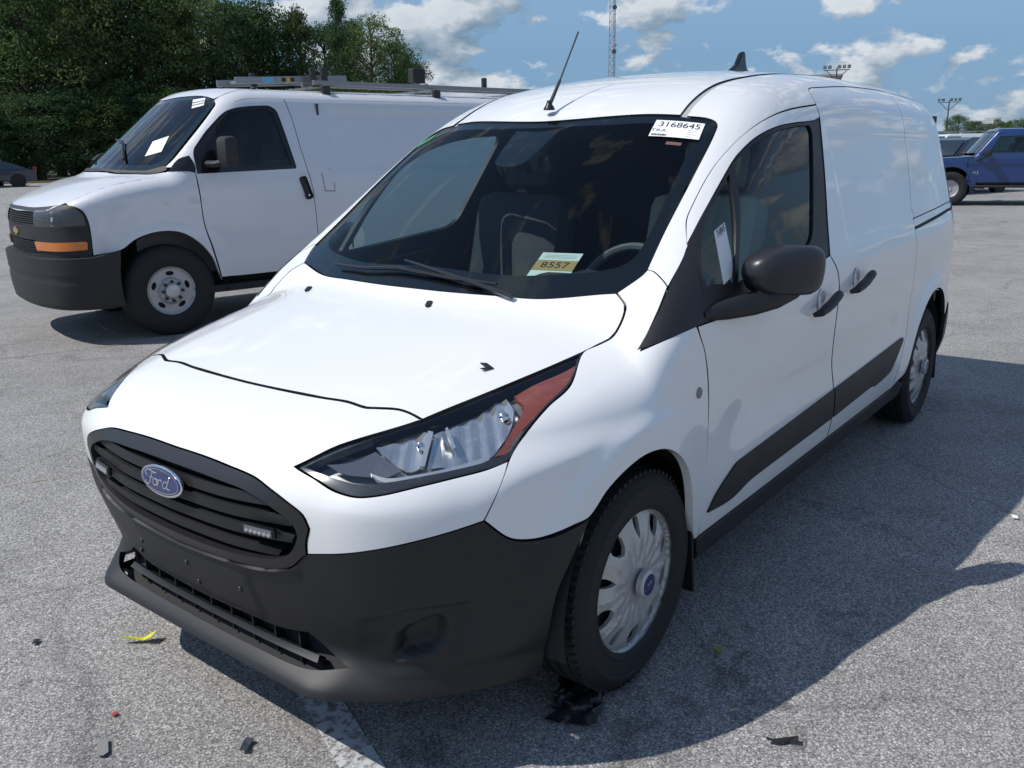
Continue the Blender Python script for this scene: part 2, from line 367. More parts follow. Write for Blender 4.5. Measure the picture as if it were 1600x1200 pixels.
# ------------------------------------------------------------------ ground
def asphalt():
    m = bpy.data.materials.new('asphalt'); m.use_nodes = True; nt = m.node_tree; b = nt.nodes['Principled BSDF']; N = nt.nodes.new; L = nt.links.new
    tc = N('ShaderNodeTexCoord'); geo = tc.outputs['Object']
    def noise(s, det=4, rough=.5, dist=0.):
        n = N('ShaderNodeTexNoise'); n.inputs['Scale'].default_value = s; n.inputs['Detail'].default_value = det; n.inputs['Roughness'].default_value = rough; n.inputs['Distortion'].default_value = dist; L(geo, n.inputs['Vector']); return n.outputs[0]
    def ramp(v, st):
        r = N('ShaderNodeValToRGB'); e = r.color_ramp.elements
        while len(e) < len(st): e.new(.5)
        for i, (p, c) in enumerate(st): e[i].position = p; e[i].color = (c, c, c, 1) if isinstance(c, (int, float)) else (*c, 1)
        L(v, r.inputs[0]); return r.outputs[0]
    def mul(a, bb):
        x = N('ShaderNodeMix'); x.data_type = 'RGBA'; x.blend_type = 'MULTIPLY'; x.inputs[0].default_value = 1; L(a, x.inputs[6]); L(bb, x.inputs[7]); return x.outputs[2]
    vo = N('ShaderNodeTexVoronoi'); vo.inputs['Scale'].default_value = 190; L(geo, vo.inputs['Vector'])      # stones of the aggregate
    vo.inputs['Randomness'].default_value = 1
    v2 = N('ShaderNodeTexVoronoi'); v2.inputs['Scale'].default_value = 210; L(geo, v2.inputs['Vector'])
    sepc = N('ShaderNodeSeparateColor'); L(vo.outputs['Color'], sepc.inputs[0])
    stone = ramp(sepc.outputs[0], [(0, (.20, .193, .192)), (.3, (.305, .296, .29)), (.62, (.385, .373, .36)), (.86, (.49, .475, .452)), (1, (.68, .655, .62))])
    edge = ramp(vo.outputs['Distance'], [(0, 1.), (.42, 1.), (.80, .50)])
    fine = ramp(noise(900, 2), [(.3, .82), (.7, 1.15)])
    big = ramp(noise(.55, 5, .55), [(.28, .76), (.5, .92), (.75, 1.03)])
    mid = ramp(noise(3.2, 6, .62), [(.3, .84), (.52, 1.), (.72, 1.07)])
    stain = ramp(noise(1.35, 4, .6, .6), [(.60, 1.), (.74, .76)])
    crack = N('ShaderNodeTexVoronoi'); crack.feature = 'DISTANCE_TO_EDGE'; crack.inputs['Scale'].default_value = .55
    wv = N('ShaderNodeTexNoise'); wv.inputs['Scale'].default_value = 2.5; wv.inputs['Detail'].default_value = 5; L(geo, wv.inputs['Vector'])
    ad = N('ShaderNodeVectorMath'); ad.operation = 'MULTIPLY_ADD'; L(wv.outputs['Color'], ad.inputs[0]); ad.inputs[1].default_value = (.5, .5, 0); L(geo, ad.inputs[2]); L(ad.outputs[0], crack.inputs['Vector'])
    ck = ramp(crack.outputs['Distance'], [(0, .76), (.008, .96), (.02, 1)])
    c = mul(mul(mul(mul(mul(mul(stone, edge), fine), big), mid), stain), ck)
    L(c, b.inputs['Base Color']); b.inputs['Roughness'].default_value = .85; b.inputs['Specular IOR Level'].default_value = .3
    h = N('ShaderNodeMath'); h.operation = 'MULTIPLY'; L(edge, h.inputs[0]); L(sepc.outputs[1], h.inputs[1])
    bp = N('ShaderNodeBump'); bp.inputs['Strength'].default_value = .55; bp.inputs['Distance'].default_value = .004; L(h.outputs[0], bp.inputs['Height']); L(bp.outputs[0], b.inputs['Normal'])
    return m
ASPH = asphalt()
def build_ground():
    bm = bmesh.new(); R_ = 2500
    v = [bm.verts.new((x, y, 0)) for x, y in ((-R_, -R_), (R_, -R_), (R_, R_), (-R_, R_))]; bm.faces.new(v)
    me = bpy.data.meshes.new('ground'); bm.to_mesh(me); bm.free(); me.materials.append(ASPH); tag(link('ground', me), kind='structure')
build_ground()
# ================================================================== the white cargo van in front
HZ = .317; WB = -3.062
def build_van():
    root = thing('cargo_van', 'white compact cargo van with black bumper, parked closest with a numbered tag in its windshield', 'van')
    Wz = tab([(0.1, .83), (.2, .855), (.30, .878), (.42, .898), (.55, .908), (.75, .915), (.92, .912), (1.02, .903), (1.10, .886), (1.2, .858), (1.35, .818), (1.5, .775), (1.65, .728), (1.85, .65)])
    Px = tab([(-4.1, -.20), (-3.9, -.125), (-3.75, -.075), (-3.5, -.03), (-3, -.008), (-2.2, 0), (-1, 0), (-.4, -.003), (0, -.012), (.3, -.045), (.45, -.075), (.6, -.13), (.7, -.19), (.8, -.27), (.9, -.4)])
    Fc = tab([(0, .80), (.15, .845), (.22, .855), (.255, .853), (.285, .825), (.32, .803), (.45, .835), (.55, .862), (.7, .875), (.78, .86), (.83, .81), (.87, .72), (.91, .58), (.95, .40), (1.1, -.3)])
    Dy = tab([(0, 0), (.2, .005), (.4, .03), (.55, .066), (.65, .102), (.75, .165), (.82, .25), (.88, .37), (.94, .55), (1.1, 1.1)])
    Dl = tab([(0, 0), (.45, .004), (.5, .018), (.57, .07), (.64, .13), (.76, .28), (.84, .43), (.92, .62), (1.1, 1.1)])
    Hc = tab([(-.6, 1.21), (-.25, 1.115), (0, 1.058), (.2, 1.012), (.4, .962), (.55, .922), (.65, .89), (.75, .845), (.83, .795), (.95, .70)])
    Rc = tab([(-4.1, 1.71), (-3.9, 1.75), (-3.7, 1.778), (-3.4, 1.80), (-2.8, 1.82), (-2.2, 1.828), (-1.7, 1.815), (-1.3, 1.775), (-1.0, 1.71), (-.8, 1.643), (-.6, 1.56), (0, 1.25)])
    def S(x, z):
        s = Wz(z)+Px(x)*(1-.25*sst(.5, .2, z))
        for cx in (0, WB):
            r = np.hypot(x-cx, z-HZ); s = s+(.018*sst(.64, .43, r)+.012*sst(.525, .468, r))*sst(.2, .45, z)*(sst(-.42, .02, x) if cx == 0 else 1.)
        q = np.maximum(np.abs(x+2.53)-.93, np.abs(z-1.33)-.21); s = s-.007*sst(.02, -.02, q)
        s = s-.010*np.exp(-((z-.66)/.10)**2)*sst(-.35, -.6, x)*sst(-2.75, -2.4, x)
        return s
    def hood(x, y):
        a = np.abs(y); return Hc(x)-.05*(a/.8)**5-.004*(a/.8)**2+.012*np.exp(-((a-.55)/.11)**2)*sst(.80, .45, x)-1.3*np.maximum(a-.50, 0)**2*sst(.42, .62, x)
    def f(P):
        x, y, z = P[..., 0], P[..., 1], P[..., 2]; a = np.abs(y)
        side = a-S(x, z); lw = sst(.345, .265, z); fr = (x-(Fc(z)-Dy(a)*(1-lw)-Dl(a)*lw-.9*np.maximum(a-.44, 0)**1.5*sst(.72, .84, z)))*.8; hd = (z-hood(x, y))*.97
        ws = -.03-(z-1.06)*1.28-(.09+.16*np.clip(z-1.06, 0, 1))*(a/.7)**2.2
        up = np.maximum(smax((x-ws)*.58, z-(Rc(x)-.06*(a/.66)**2.6), .13), .66-z)
        top = smin(smax(fr, hd, .07), up, .05)
        body = smax(side-.010*sst(.78, 1.02, z), top, .08+.05*sst(1.0, 1.35, z))
        return np.maximum(smax(body, -3.905-x+.10*np.maximum(z-1.05, 0), .09), .19-z)
    B = Body(f, root); TOP = Top(); SD = Side(); CY = Cyl(-.2); FD = Dir((-.40, -.80, -.40)); PD = Dir((-.15, -.70, -.62)); DD = Dir((0, -.95, -.30))
    # ---- skin panels: outlines are points on the skin
    def tp_(pts):
        """photograph pixels -> points of the skin"""
        q = np.array(pts, float); d = CF+CR*((q[:, 0]-800)/FPX)[:, None]-CU*((q[:, 1]-600)/FPX)[:, None]
        return [tuple(v) for v in B.cast(np.repeat(CAM[None], len(q), 0), d, 6., 420)]
    kn = tp_([(660, 656), (640, 645), (621, 639), (590, 637), (571, 636), (543, 627), (500, 620)])
    hoodF = [(kn[-1][0]+.012, 0, .896)]+kn[::-1]
    hlTop = [kn[0]]+tp_([(752, 618), (846, 579), (910, 551)]); hoodS = [hlTop[-1]]+tp_([(936.7, 537.5), (953.3, 529), (961.7, 520), (970.8, 503), (976.3, 486.7), (976.7, 475.8), (963.3, 457.5)])
    wsB = [hoodS[-1], (-.089, .491, 1.073), (-.062, .32, 1.073), (-.047, .151, 1.071), (-.044, 0, 1.071)]
    B.panel('hood', mirror_half(hoodF+hlTop[1:]+hoodS[1:]+wsB[1:]), TOP, PAINT, sp=.035, gap=.0035, depth=.018)
    hlIn = [kn[0]]+tp_([(534, 695), (461, 729)]); hlBot = [hlIn[-1]]+tp_([(490, 747), (524, 768), (565, 777), (659, 759), (752, 736), (795, 719)])
    fasL = [(.568, .795, .684), (.676, .725, .665), (.75, .649, .646), (.795, .572, .629), (.822, .482, .612)]
    grU = [(.822, .482, .612), (.824, .486, .643), (.823, .499, .68), (.827, .484, .711), (.833, .438, .734), (.834, .382, .752), (.832, .321, .767), (.833, .221, .774), (.833, .125, .777), (.834, 0, .777)]
    grL = [(.856, 0, .525), (.855, .113, .528), (.85, .255, .536), (.841, .335, .542), (.833, .394, .554), (.828, .436, .572), (.825, .461, .595), (.822, .482, .612)]
    def fdisp(q, P): return -.004*sst(.0, .02, -sdf2(P[:, [1, 2]]*[1, 1], np.array([(.50, .62), (.9, .66), (.9, .75), (.6, .71)])))
    B.panel('upper_fascia', mirror_half(hoodF+hlIn[1:]+hlBot[1:]+fasL+grU[1:]), CY, PAINT, sp=.018, gap=.002, depth=.016)
    arF = [(.28, .885, .614), (.346, .869, .511), (.384, .857, .437), (.388, .839, .327), (.38, .82, .206)]
    fenL = [(.568, .795, .684), (.515, .815, .63), (.478, .827, .611), (.419, .847, .601), (.332, .874, .608), (.28, .885, .614)]
    botm = [(.38, .82, .206), (.44, .83, .212), (.57, .76, .226), (.72, .64, .238), (.778, .57, .240), (.835, .5, .244), (.853, .43, .246), (.853, .2, .247), (.853, 0, .247)]
    it = tp_([(345, 940), (395, 962), (440, 980), (482, 988), (515, 1016), (546, 1044), (470, 1043), (405, 1014), (350, 986)])
    intk = [(it[0][0], 0, it[0][2])]+it+[(it[-1][0], 0, it[-1][2])]
    fog = np.array(tp_([(612, 1036), (618, 1000), (640, 985), (686, 968), (699, 975), (698, 1000), (686, 1022), (650, 1032)])); fogo = np.array(tp_([(560, 968), (640, 952), (738, 938), (746, 946), (734, 1004), (715, 1032), (690, 1046), (610, 1052), (560, 1030)]))
    fog2 = CY.fwd(fog); fogo2 = CY.fwd(fogo)
    def bdisp(q, P):
        qa = np.stack([np.abs(q[:, 0]), q[:, 1]], 1); ay = np.abs(P[:, 1]); z = P[:, 2]
        d = -.016*sst(.002, -.014, sdf2(qa, fogo2))*sst(.50, .72, ay)-.034*sst(.004, -.012, sdf2(qa, fog2))
        d = d+.006*sst(.275, .255, ay)*sst(.36, .38, z)*sst(.505, .49, z)
        d = d+.010*sst(.02, .0, pdist(qa, np.array([(0, .521), (.10, .523), (.24, .531), (.32, .540), (.40, .560)])[[0, 1, 2, 3, 4, 3, 2, 1]]))
        return d
    bump = B.panel('front_bumper', mirror_half(grL+fasL[::-1][1:]+fenL[1:]+arF[1:]+botm[1:]), CY, PLAS, sp=.0115, gap=.0015, depth=.02, holes=[mirror_half(intk)], disp=bdisp)
    # lower intake: slats and ribs behind the opening
    for z0, z1 in ((.304, .315),):
        B.panel('intake_slat', mirror_half([(.82, 0, z1), (.8, .3, z1), (.76, .44 if z0 < .3 else .42, z1), (.76, .44 if z0 < .3 else .42, z0), (.8, .3, z0), (.82, 0, z0)]), CY, PLAS, bump, sp=.05, off=-.014, depth=.03, gap=0)
    B.panel('intake_backing', mirror_half([(.80, 0, .46), (.66, .76, .46), (.66, .76, .205), (.80, 0, .205)]), CY, LINER, bump, sp=.04, off=-.06, depth=.005, gap=0)
    for yy in (-.36, -.27, -.18, -.09, .0, .09, .18, .27, .36):
        P, N = B.hit(CY, [(.80-.1*yy*yy, yy, .318)], -.034); MB().box((0, 0, 0), (.03, .006, .085)).build('intake_rib', PLAS, bump, loc=tuple(P[0]), rot=(0, 0, yy*.25))
    for yy, zz in ((-.237, .455), (-.30, .40), (0, .462), (.02, .405), (.22, .45)):
        P, N = B.hit(CY, [(.83, yy, zz)], .007); MB().lathe([(0, .003), (.006, .003), (.008, 0), (.008, -.004)], axis='x', n=12).build('plate_screw', TRIM, bump, loc=tuple(P[0]), smooth=True)
    # ---- grille
    gr = B.panel('grille_frame', mirror_half(grL+grU[1:]), CY, TRIM, sp=.02, gap=.002, depth=.03, off=-.001,
                 holes=[mirror_half([(.834, 0, .745), (.833, .221, .742), (.832, .318, .735), (.832, .40, .712), (.828, .452, .684), (.825, .462, .66), (.825, .452, .632), (.828, .425, .60), (.834, .38, .580), (.845, .29, .566), (.852, .15, .556), (.853, 0, .554)])],
                 disp=lambda q, P: .004*np.ones(len(q)))
    B.panel('grille_backing', mirror_half([(.834, 0, .77), (.834, .46, .74), (.828, .475, .60), (.84, .3, .545), (.853, 0, .535)]), CY, LINER, gr, sp=.05, off=-.045, depth=.004, gap=0)
    for (z0, w, ye) in ((.715, .026, .40), (.672, .028, .455), (.628, .028, .45), (.584, .024, .40)):
        up = lambda y: z0+w/2+.014*(y/.45)**2; dn = lambda y: z0-w/2+.014*(y/.45)**2
        o_ = mirror_half([(.86, 0, up(0)), (.855, .2, up(.2)), (.845, ye*.8, up(ye*.8)), (.83, ye, up(ye)-.004), (.83, ye-.015, dn(ye)), (.845, ye*.8, dn(ye*.8)), (.855, .2, dn(.2)), (.86, 0, dn(0))])
        B.panel('grille_slat', o_, CY, PLAS, gr, sp=.03, off=-.002, depth=.035, gap=0, disp=lambda q, P, zc=z0: -.006*np.abs(P[:, 2]-zc-.014*(P[:, 1]/.45)**2)/.013)
    for yy in (.355, -.355):     # small strobe lights let into the grille
        P, N = B.hit(CY, [(.85, yy, .65)], .004); lt = MB().box((0, 0, 0), (.014, .098, .026), bev=.005).build('strobe_light', GLOSSB, gr, loc=tuple(P[0]), rot=(0, 0, math.atan2(N[0][1], N[0][0])))
        for k in range(6): MB().lathe([(0, .004), (.0045, .003), (.0058, 0)], axis='x', n=8, c=(.0075, -.035+k*.014, -.003)).build('light_diode', REFL, lt)
        MB().box((.0065, 0, .0), (.003, .085, .017), bev=.001).build('light_lens', mat('strobe_lens', (.13, .13, .125), .25, coat=1.), lt)
    # oval badge
    bdg = thing_part('badge', root, (.882, 0, .700), (0, math.radians(-6), 0))
    ell = lambda a, b, n=40: [(a*math.cos(t*2*math.pi/n), b*math.sin(t*2*math.pi/n)) for t in range(n)]
    MB().prism(ell(.094, .0395), -.004, .004, axis='x').build('chrome_rim', CHROME, bdg, bev=.002)
    MB().prism(ell(.086, .0335), .003, .0055, axis='x').build('blue_oval', BLUE, bdg)
    ring = []
    me = MB(); n = 48; e1 = ell(.0815, .0300, n); e2 = ell(.0795, .0284, n)
    for k in range(n): me.quad([(.0060, *e1[k]), (.0060, *e1[(k+1) % n]), (.0060, *e2[(k+1) % n]), (.0060, *e2[k])])
    me.build('oval_line', CHROME, bdg)
    st = {'F': [[(-.052, .004), (-.058, .010), (-.054, .018), (-.040, .0195), (-.022, .0165), (-.012, .019)], [(-.031, .017), (-.036, .003), (-.043, -.013), (-.052, -.017), (-.058, -.012), (-.054, -.007)], [(-.043, .0025), (-.034, .0035), (-.024, .003)]],
          'o': [[(-.019, .003), (-.027, -.002), (-.028, -.010), (-.022, -.0145), (-.014, -.010), (-.013, -.002), (-.018, .003), (-.008, .0005)]],
          'r': [[(-.006, .003), (-.008, -.006), (-.011, -.0145)], [(-.009, -.007), (-.004, .0005), (.001, .0032), (.006, .0028), (.0065, -.0012)]],
          'd': [[(.030, .002), (.021, .003), (.013, -.003), (.013, -.011), (.019, -.0145), (.027, -.008), (.033, .004), (.038, .017)], [(.038, .017), (.032, .002), (.029, -.010), (.034, -.0145), (.042, -.010)]]}
    lt = MB()
    for ss in st.values():
        for q in ss:
            R2 = resample(np.array(list(q)+list(q[::-1][1:-1])), .002, 170) if len(q) > 2 else np.array(q)
            R2 = R2[:len(R2)//2+1] if len(q) > 2 else R2
            lt.tube([(.0062, a*1.12, b*1.05) for a, b in R2], .0019, 6)
    lt.build('script_lettering', CHROME, bdg)
    # ---- fenders, pillars, doors, sides
    fenC = [hoodS[-1], (-.238, .725, 1.136), (-.266, .733, 1.154)]
    apc = [(-.266, .733, 1.154), (-.267, .753, 1.149), (-.252, .79, 1.129), (-.239, .813, 1.112)]
    sailU = [(-.239, .813, 1.112), (-.055, .848, .983)]; sailT = [(-.043, .855, .976)]
    doorF = [(-.242, .897, 1.006), (-.258, .913, .974), (-.282, .917, .935), (-.312, .91, .864), (-.328, .911, .79), (-.332, .919, .659), (-.340, .917, .502), (-.352, .91, .422), (-.362, .885, .318)]
    archR = [(-.335, .885, .318), (-.285, .904, .392), (-.247, .916, .50), (-.216, .919, .57), (-.172, .921, .625), (-.11, .921, .672), (-.03, .92, .706), (.059, .915, .716), (.142, .906, .699), (.216, .896, .665), (.28, .885, .614)]
    hlBack = [hlBot[-1]]+tp_([(824, 673), (855, 636), (890, 603)])+[hlTop[-1]]
    fen = B.panel('fender', hoodS+fenC[1:]+apc[1:]+[sailU[1]]+sailT+doorF+archR+fenL[::-1][1:]+hlBack[:-1], FD, PAINT, sp=.0135, both=True, depth=.025, gap=.0026, lip=True)
    for o_, s in zip(fen, (1, -1)):
        o_.cycles.shadow_terminator_offset = .35; o_.cycles.shadow_terminator_geometry_offset = .6
        P, N = B.hit(SD, [(-.262, .91, .812)], .001); MB().lathe([(0, .004), (.013, .004), (.016, .002), (.017, 0), (.017, -.006)], n=20).build('lock_cover', mat('grey_plastic', (.22, .22, .21), .5), o_, loc=(P[0][0], P[0][1]*s, P[0][2]), rot=(0, 0, 0 if s > 0 else math.pi), smooth=True)
    wsS = [(-.266, .733, 1.154), (-.404, .714, 1.254), (-.628, .686, 1.406), (-.852, .657, 1.557), (-.878, .635, 1.575), (-.883, .601, 1.59), (-.868, .535, 1.598)]
    ditch = [(-.868, .535, 1.598), (-.951, .527, 1.641), (-1.106, .524, 1.701), (-1.25, .53, 1.735), (-1.6, .545, 1.77), (-2.3, .555, 1.79), (-3.2, .55, 1.775), (-3.80, .53, 1.72)]
    dUp = [(-.376, .798, 1.204), (-.456, .755, 1.276), (-.502, .745, 1.311), (-.651, .73, 1.411), (-.762, .73, 1.474), (-.914, .735, 1.541), (-1.085, .736, 1.589), (-1.292, .731, 1.62), (-1.563, .726, 1.643)]
    slT = [(-1.563, .726, 1.643), (-1.578, .70, 1.695), (-1.60, .685, 1.708), (-1.65, .678, 1.715), (-2.2, .655, 1.742), (-2.80, .64, 1.748)]
    cant = B.panel('roof_side_rail', wsS+ditch[1:]+[(-3.80, .64, 1.70)]+slT[::-1]+dUp[::-1][1:]+[(-.239, .813, 1.112)]+apc[::-1][1:-1], PD, PAINT, sp=.03, both=True, gap=.001, depth=.02)
    wsT = [(-.868, .535, 1.598), (-.84, .40, 1.60), (-.805, .27, 1.60), (-.779, .139, 1.60), (-.768, 0, 1.60)]
    dl = [(x, y-.024, z) for x, y, z in ditch]
    roof = B.panel('roof', mirror_half(wsT[::-1][:-1]+[(-.866, .511, 1.598)]+dl[1:]+[(-3.80, 0, 1.76)]), TOP, PAINT, sp=.05, gap=.001, depth=.02)
    B.panel('roof_ditch', [(x, y+.012, z) for x, y, z in ditch]+[(x, y-.036, z) for x, y, z in ditch[::-1]], TOP, mat('ditch_sealer', (.42, .43, .43), .5), [cant[0], cant[1]], sp=.05, off=-.007, depth=.004, gap=0, both=True)
    ws = B.panel('windshield', mirror_half(wsB[::-1][:-1]+fenC+wsS[1:]+wsT[1:]), TOP, WSG, sp=.05, off=-.003, depth=0, gap=.003)
    frit_in = mirror_half([(-.125, 0, 1.1), (-.130, .3, 1.1), (-.185, .52, 1.1), (-.248, .645, 1.1), (-.31, .676, 1.1), (-.60, .642, 1.4), (-.81, .608, 1.5), (-.828, .57, 1.5), (-.805, .45, 1.5), (-.755, .25, 1.5), (-.735, 0, 1.5)])
    B.panel('windshield_border', mirror_half(wsB[::-1][:-1]+fenC+wsS[1:]+wsT[1:]), TOP, GLOSSB, ws, sp=.04, off=-.0055, depth=.002, gap=.003, holes=[frit_in])
    # camera housing behind the glass under the roof edge
    B.panel('camera_housing', mirror_half([(-.72, 0, 1.5), (-.735, .10, 1.5), (-.62, .085, 1.5), (-.56, .07, 1.4), (-.54, .04, 1.4), (-.535, 0, 1.4)]), TOP, GLOSSB, ws, sp=.03, off=-.012, depth=.05, gap=0, back=GLOSSB)
    # door
    fd = B.panel('front_door', doorF[::-1][:-1]+[(-.242, .897, 1.006), (-.53, .912, 1.013), (-.95, .905, 1.052), (-1.361, .897, 1.094), (-1.416, .91, 1.035), (-1.435, .918, .972), (-1.437, .916, .88), (-1.440, .911, .763), (-1.465, .903, .659), (-1.507, .905, .54), (-1.545, .896, .402), (-1.552, .885, .318)], DD, PAINT, sp=.03, both=True, gap=.003, depth=.02)
    wT = [(-1.471, .75, 1.582), (-1.241, .753, 1.569), (-1.088, .756, 1.554), (-.944, .759, 1.524), (-.819, .76, 1.477), (-.733, .765, 1.432), (-.514, .784, 1.296), (-.433, .79, 1.243)]
    B.panel('window_frame', dUp+[(-1.55, .746, 1.595)]+wT+[(-.40, .795, 1.222)], DD, PAINT, list(fd), sp=.025, both=True, gap=.002, depth=.025)
    gl = [(-.763, .764, 1.448), (-.816, .766, 1.469), (-.942, .766, 1.513), (-1.088, .761, 1.541), (-1.251, .757, 1.558), (-1.425, .755, 1.566), (-1.440, .759, 1.55), (-1.437, .763, 1.53), (-1.275, .85, 1.24), (-1.235, .86, 1.18), (-1.18, .875, 1.15), (-1.109, .881, 1.141), (-.54, .888, 1.088)]
    qg = [(-.715, .773, 1.413), (-.507, .79, 1.280), (-.365, .868, 1.16), (-.345, .873, 1.107), (-.512, .885, 1.093)]
    blk = [(-.376, .798, 1.204), (-.40, .795, 1.222)]+wT[::-1]+[(-1.55, .746, 1.595), (-1.361, .897, 1.094), (-.95, .905, 1.052), (-.53, .912, 1.013), (-.242, .897, 1.006), (-.279, .892, 1.042), (-.358, .829, 1.17)]
    wt = B.panel('window_trim', blk, DD, PLAS, list(fd), sp=.03, both=True, gap=.001, depth=.02, off=-.003, holes=[gl, qg])
    B.panel('window_glass', gl, DD, SIDEG, list(fd), sp=.05, both=True, gap=-.006, depth=0, off=-.011)
    B.panel('quarter_glass', qg, DD, SIDEG, list(fd), sp=.05, both=True, gap=-.006, depth=0, off=-.011)
    B.panel('fender_sail', [(-.043, .855, .976), (-.055, .848, .983), (-.239, .813, 1.112), (-.376, .798, 1.204), (-.358, .829, 1.17), (-.279, .892, 1.042), (-.242, .897, 1.006)], DD, PLAS, list(fen), sp=.03, both=True, gap=.001, depth=.015, off=.001)
    sdo = [(-1.563, .726, 1.643)]+slT[1:]+[(-2.775, .70, 1.66), (-2.735, .779, 1.452), (-2.625, .853, 1.187), (-2.655, .862, 1.164), (-2.605, .895, 1.096), (-2.592, .911, .852), (-2.581, .909, .72), (-2.575, .907, .60), (-2.53, .902, .478), (-2.50, .885, .318), (-1.556, .885, .318), (-1.549, .896, .402), (-1.511, .905, .54), (-1.469, .903, .659), (-1.444, .911, .763), (-1.441, .916, .88), (-1.439, .918, .972), (-1.420, .91, 1.035), (-1.361, .897, 1.094), (-1.552, .746, 1.595)]
    sld = B.panel('sliding_door', sdo, DD, PAINT, sp=.032, both=True, gap=.003, depth=.02)
    ra = [(WB+.05+.40*math.cos(math.radians(t)), .9, .345+.40*math.sin(math.radians(t))) for t in range(184, -5, -12)]
    qp = [(-2.80, .64, 1.748), (-3.80, .64, 1.70), (-3.868, .62, 1.60), (-3.885, .72, 1.3), (-3.89, .74, 1.0), (-3.89, .74, .62), (-3.40, .9, .62)]
    B.panel('rear_quarter', qp+[q for q in ra[3:]]+[(-2.50, .885, .318)]+sdo[sdo.index((-2.50, .885, .318))-1:len(slT)-1:-1], DD, PAINT, sp=.032, both=True, gap=.001, depth=.02)
    B.panel('rear_bumper_corner', [(-3.40, .9, .62), (-3.89, .74, .62), (-3.88, .74, .25), (-3.44, .85, .25)]+ra[:3], SD, PLAS, sp=.035, both=True, gap=.001, depth=.02, off=.004)
    # sliding-door rail slot
    B.panel('door_rail', [(-2.60, .895, 1.107), (-3.87, .86, 1.160), (-3.87, .86, 1.146), (-2.60, .895, 1.093)], SD, LINER, list(sld), sp=.05, both=True, gap=0, depth=.002, off=.0015)
    B.panel('rail_seam', [(-2.62, .872, 1.146), (-3.87, .84, 1.192), (-3.87, .84, 1.187), (-2.62, .872, 1.141)], SD, LINER, list(sld), sp=.05, both=True, gap=0, depth=.001, off=.001)
    B.panel('sill', [(-.335, .885, .318), (-2.64, .885, .318), (-2.67, .865, .245), (-.37, .865, .235)], SD, PLAS, sp=.05, both=True, gap=.001, depth=.03, off=.010)
    B.panel('door_cladding', [(-.389, .906, .392), (-.440, .912, .443), (-.555, .902, .500), (-.590, .903, .508), (-1.500, .905, .541), (-1.535, .897, .411), (-.82, .895, .404), (-.70, .89, .400), (-.567, .891, .379)], SD, PLAS, list(fd), sp=.04, both=True, gap=.001, depth=.012, off=.007)
    B.panel('door_cladding', [(-1.512, .905, .541), (-2.515, .904, .577), (-2.522, .904, .560), (-2.40, .90, .455), (-2.35, .898, .43), (-2.11, .898, .415), (-2.09, .898, .425), (-1.548, .897, .411)], SD, PLAS, list(sld), sp=.04, both=True, gap=.001, depth=.012, off=.007)
    # handles
    for doors, x0, z0 in ((fd, -1.255, .932), (sld, -1.665, .962)):
        for o_, s in zip(doors, (1, -1)):
            P, N = B.hit(SD, [(x0, .92, z0), (x0+.02, .92, z0+.012)]); b = P[0]
            MB().lathe([(.0, -.002), (.030, .001), (.040, .0025), (.044, .0012)], n=28).build('handle_cup', mat('handle_cup', (.62, .63, .63), .4, coat=1.), o_, loc=(P[1][0], (P[1][1]+.001)*s, P[1][2]), rot=(0, 0, 0 if s > 0 else math.pi), smooth=True)
            pts = [(.115, -.030), (.10, -.020), (.055, -.012), (.0, -.002), (-.055, .014), (-.085, .020), (-.098, .010)]
            h = MB().tube([(b[0]+x, (b[1]+(.012 if x > .1 else .034)-.10*abs(x)**1.6)*s, b[2]+z) for x, z in pts], [.008, .015, .018, .018, .018, .017, .010], 10)
            h.build('handle', PLAS, o_, smooth=True)
    # rear face
    RD = Dir((1, 0, 0))
    for s in (1, -1):
        rd = B.panel('rear_door', [(-3.9, .004*s, 1.70), (-3.9, .60*s, 1.68), (-3.9, .74*s, 1.2), (-3.9, .76*s, .62), (-3.9, .004*s, .62)], RD, PAINT, sp=.08, gap=.002, depth=.02)
        B.panel('rear_window', [(-3.9, .07*s, 1.58), (-3.9, .56*s, 1.57), (-3.9, .64*s, 1.15), (-3.9, .07*s, 1.15)], RD, GLOSSB, rd, sp=.08, off=.003, depth=.004)
    B.panel('rear_bumper', [(-3.9, -.74, .615), (-3.9, .74, .615), (-3.9, .74, .25), (-3.9, -.74, .25)], RD, PLAS, sp=.08, off=.02, depth=.03)
    B.panel('tail_lamp', [(-3.80, .80, 1.25), (-3.86, .74, 1.25), (-3.86, .76, .85), (-3.80, .83, .85)], Dir((.8, -.6, 0)), mat('tail_lamp_red', (.35, .01, .01), .15, coat=1.), sp=.05, off=.003, depth=.004, both=True)
    # ---- headlights (pieces traced in the photograph, laid on the skin)
    def traced(pts):
        q = np.array(pts, float)/3.2+[440, 520]; d = CF+CR*((q[:, 0]-800)/FPX)[:, None]-CU*((q[:, 1]-600)/FPX)[:, None]
        return B.cast(np.repeat(CAM[None], len(q), 0), d, 6., 400)
    hlo = hlTop[::-1][:-1]+hlIn[:1]+hlIn[1:]+hlBot[1:]+hlBack[1:-1]
    hl = B.panel('headlight', hlo, CY, LENS, sp=.03, both=True, gap=.004, depth=0, off=.0005, bstep=.012)
    hole = traced([(105, 665), (250, 600), (460, 520), (720, 434), (1010, 314), (1250, 214), (1480, 122), (1430, 245), (1330, 345), (1230, 460), (1150, 580), (1020, 640), (860, 680), (700, 712), (520, 742), (380, 752), (300, 735), (200, 700)])
    B.panel('lamp_bezel', hlo, CY, DARKREF, list(hl), sp=.022, both=True, gap=.003, depth=.022, off=-.006, holes=[hole])
    B.panel('lamp_back', hlo, CY, mat('lamp_housing', (.30, .305, .31), .28, metal=.4, coat=.5), list(hl), sp=.03, both=True, gap=.006, depth=.004, off=-.045)
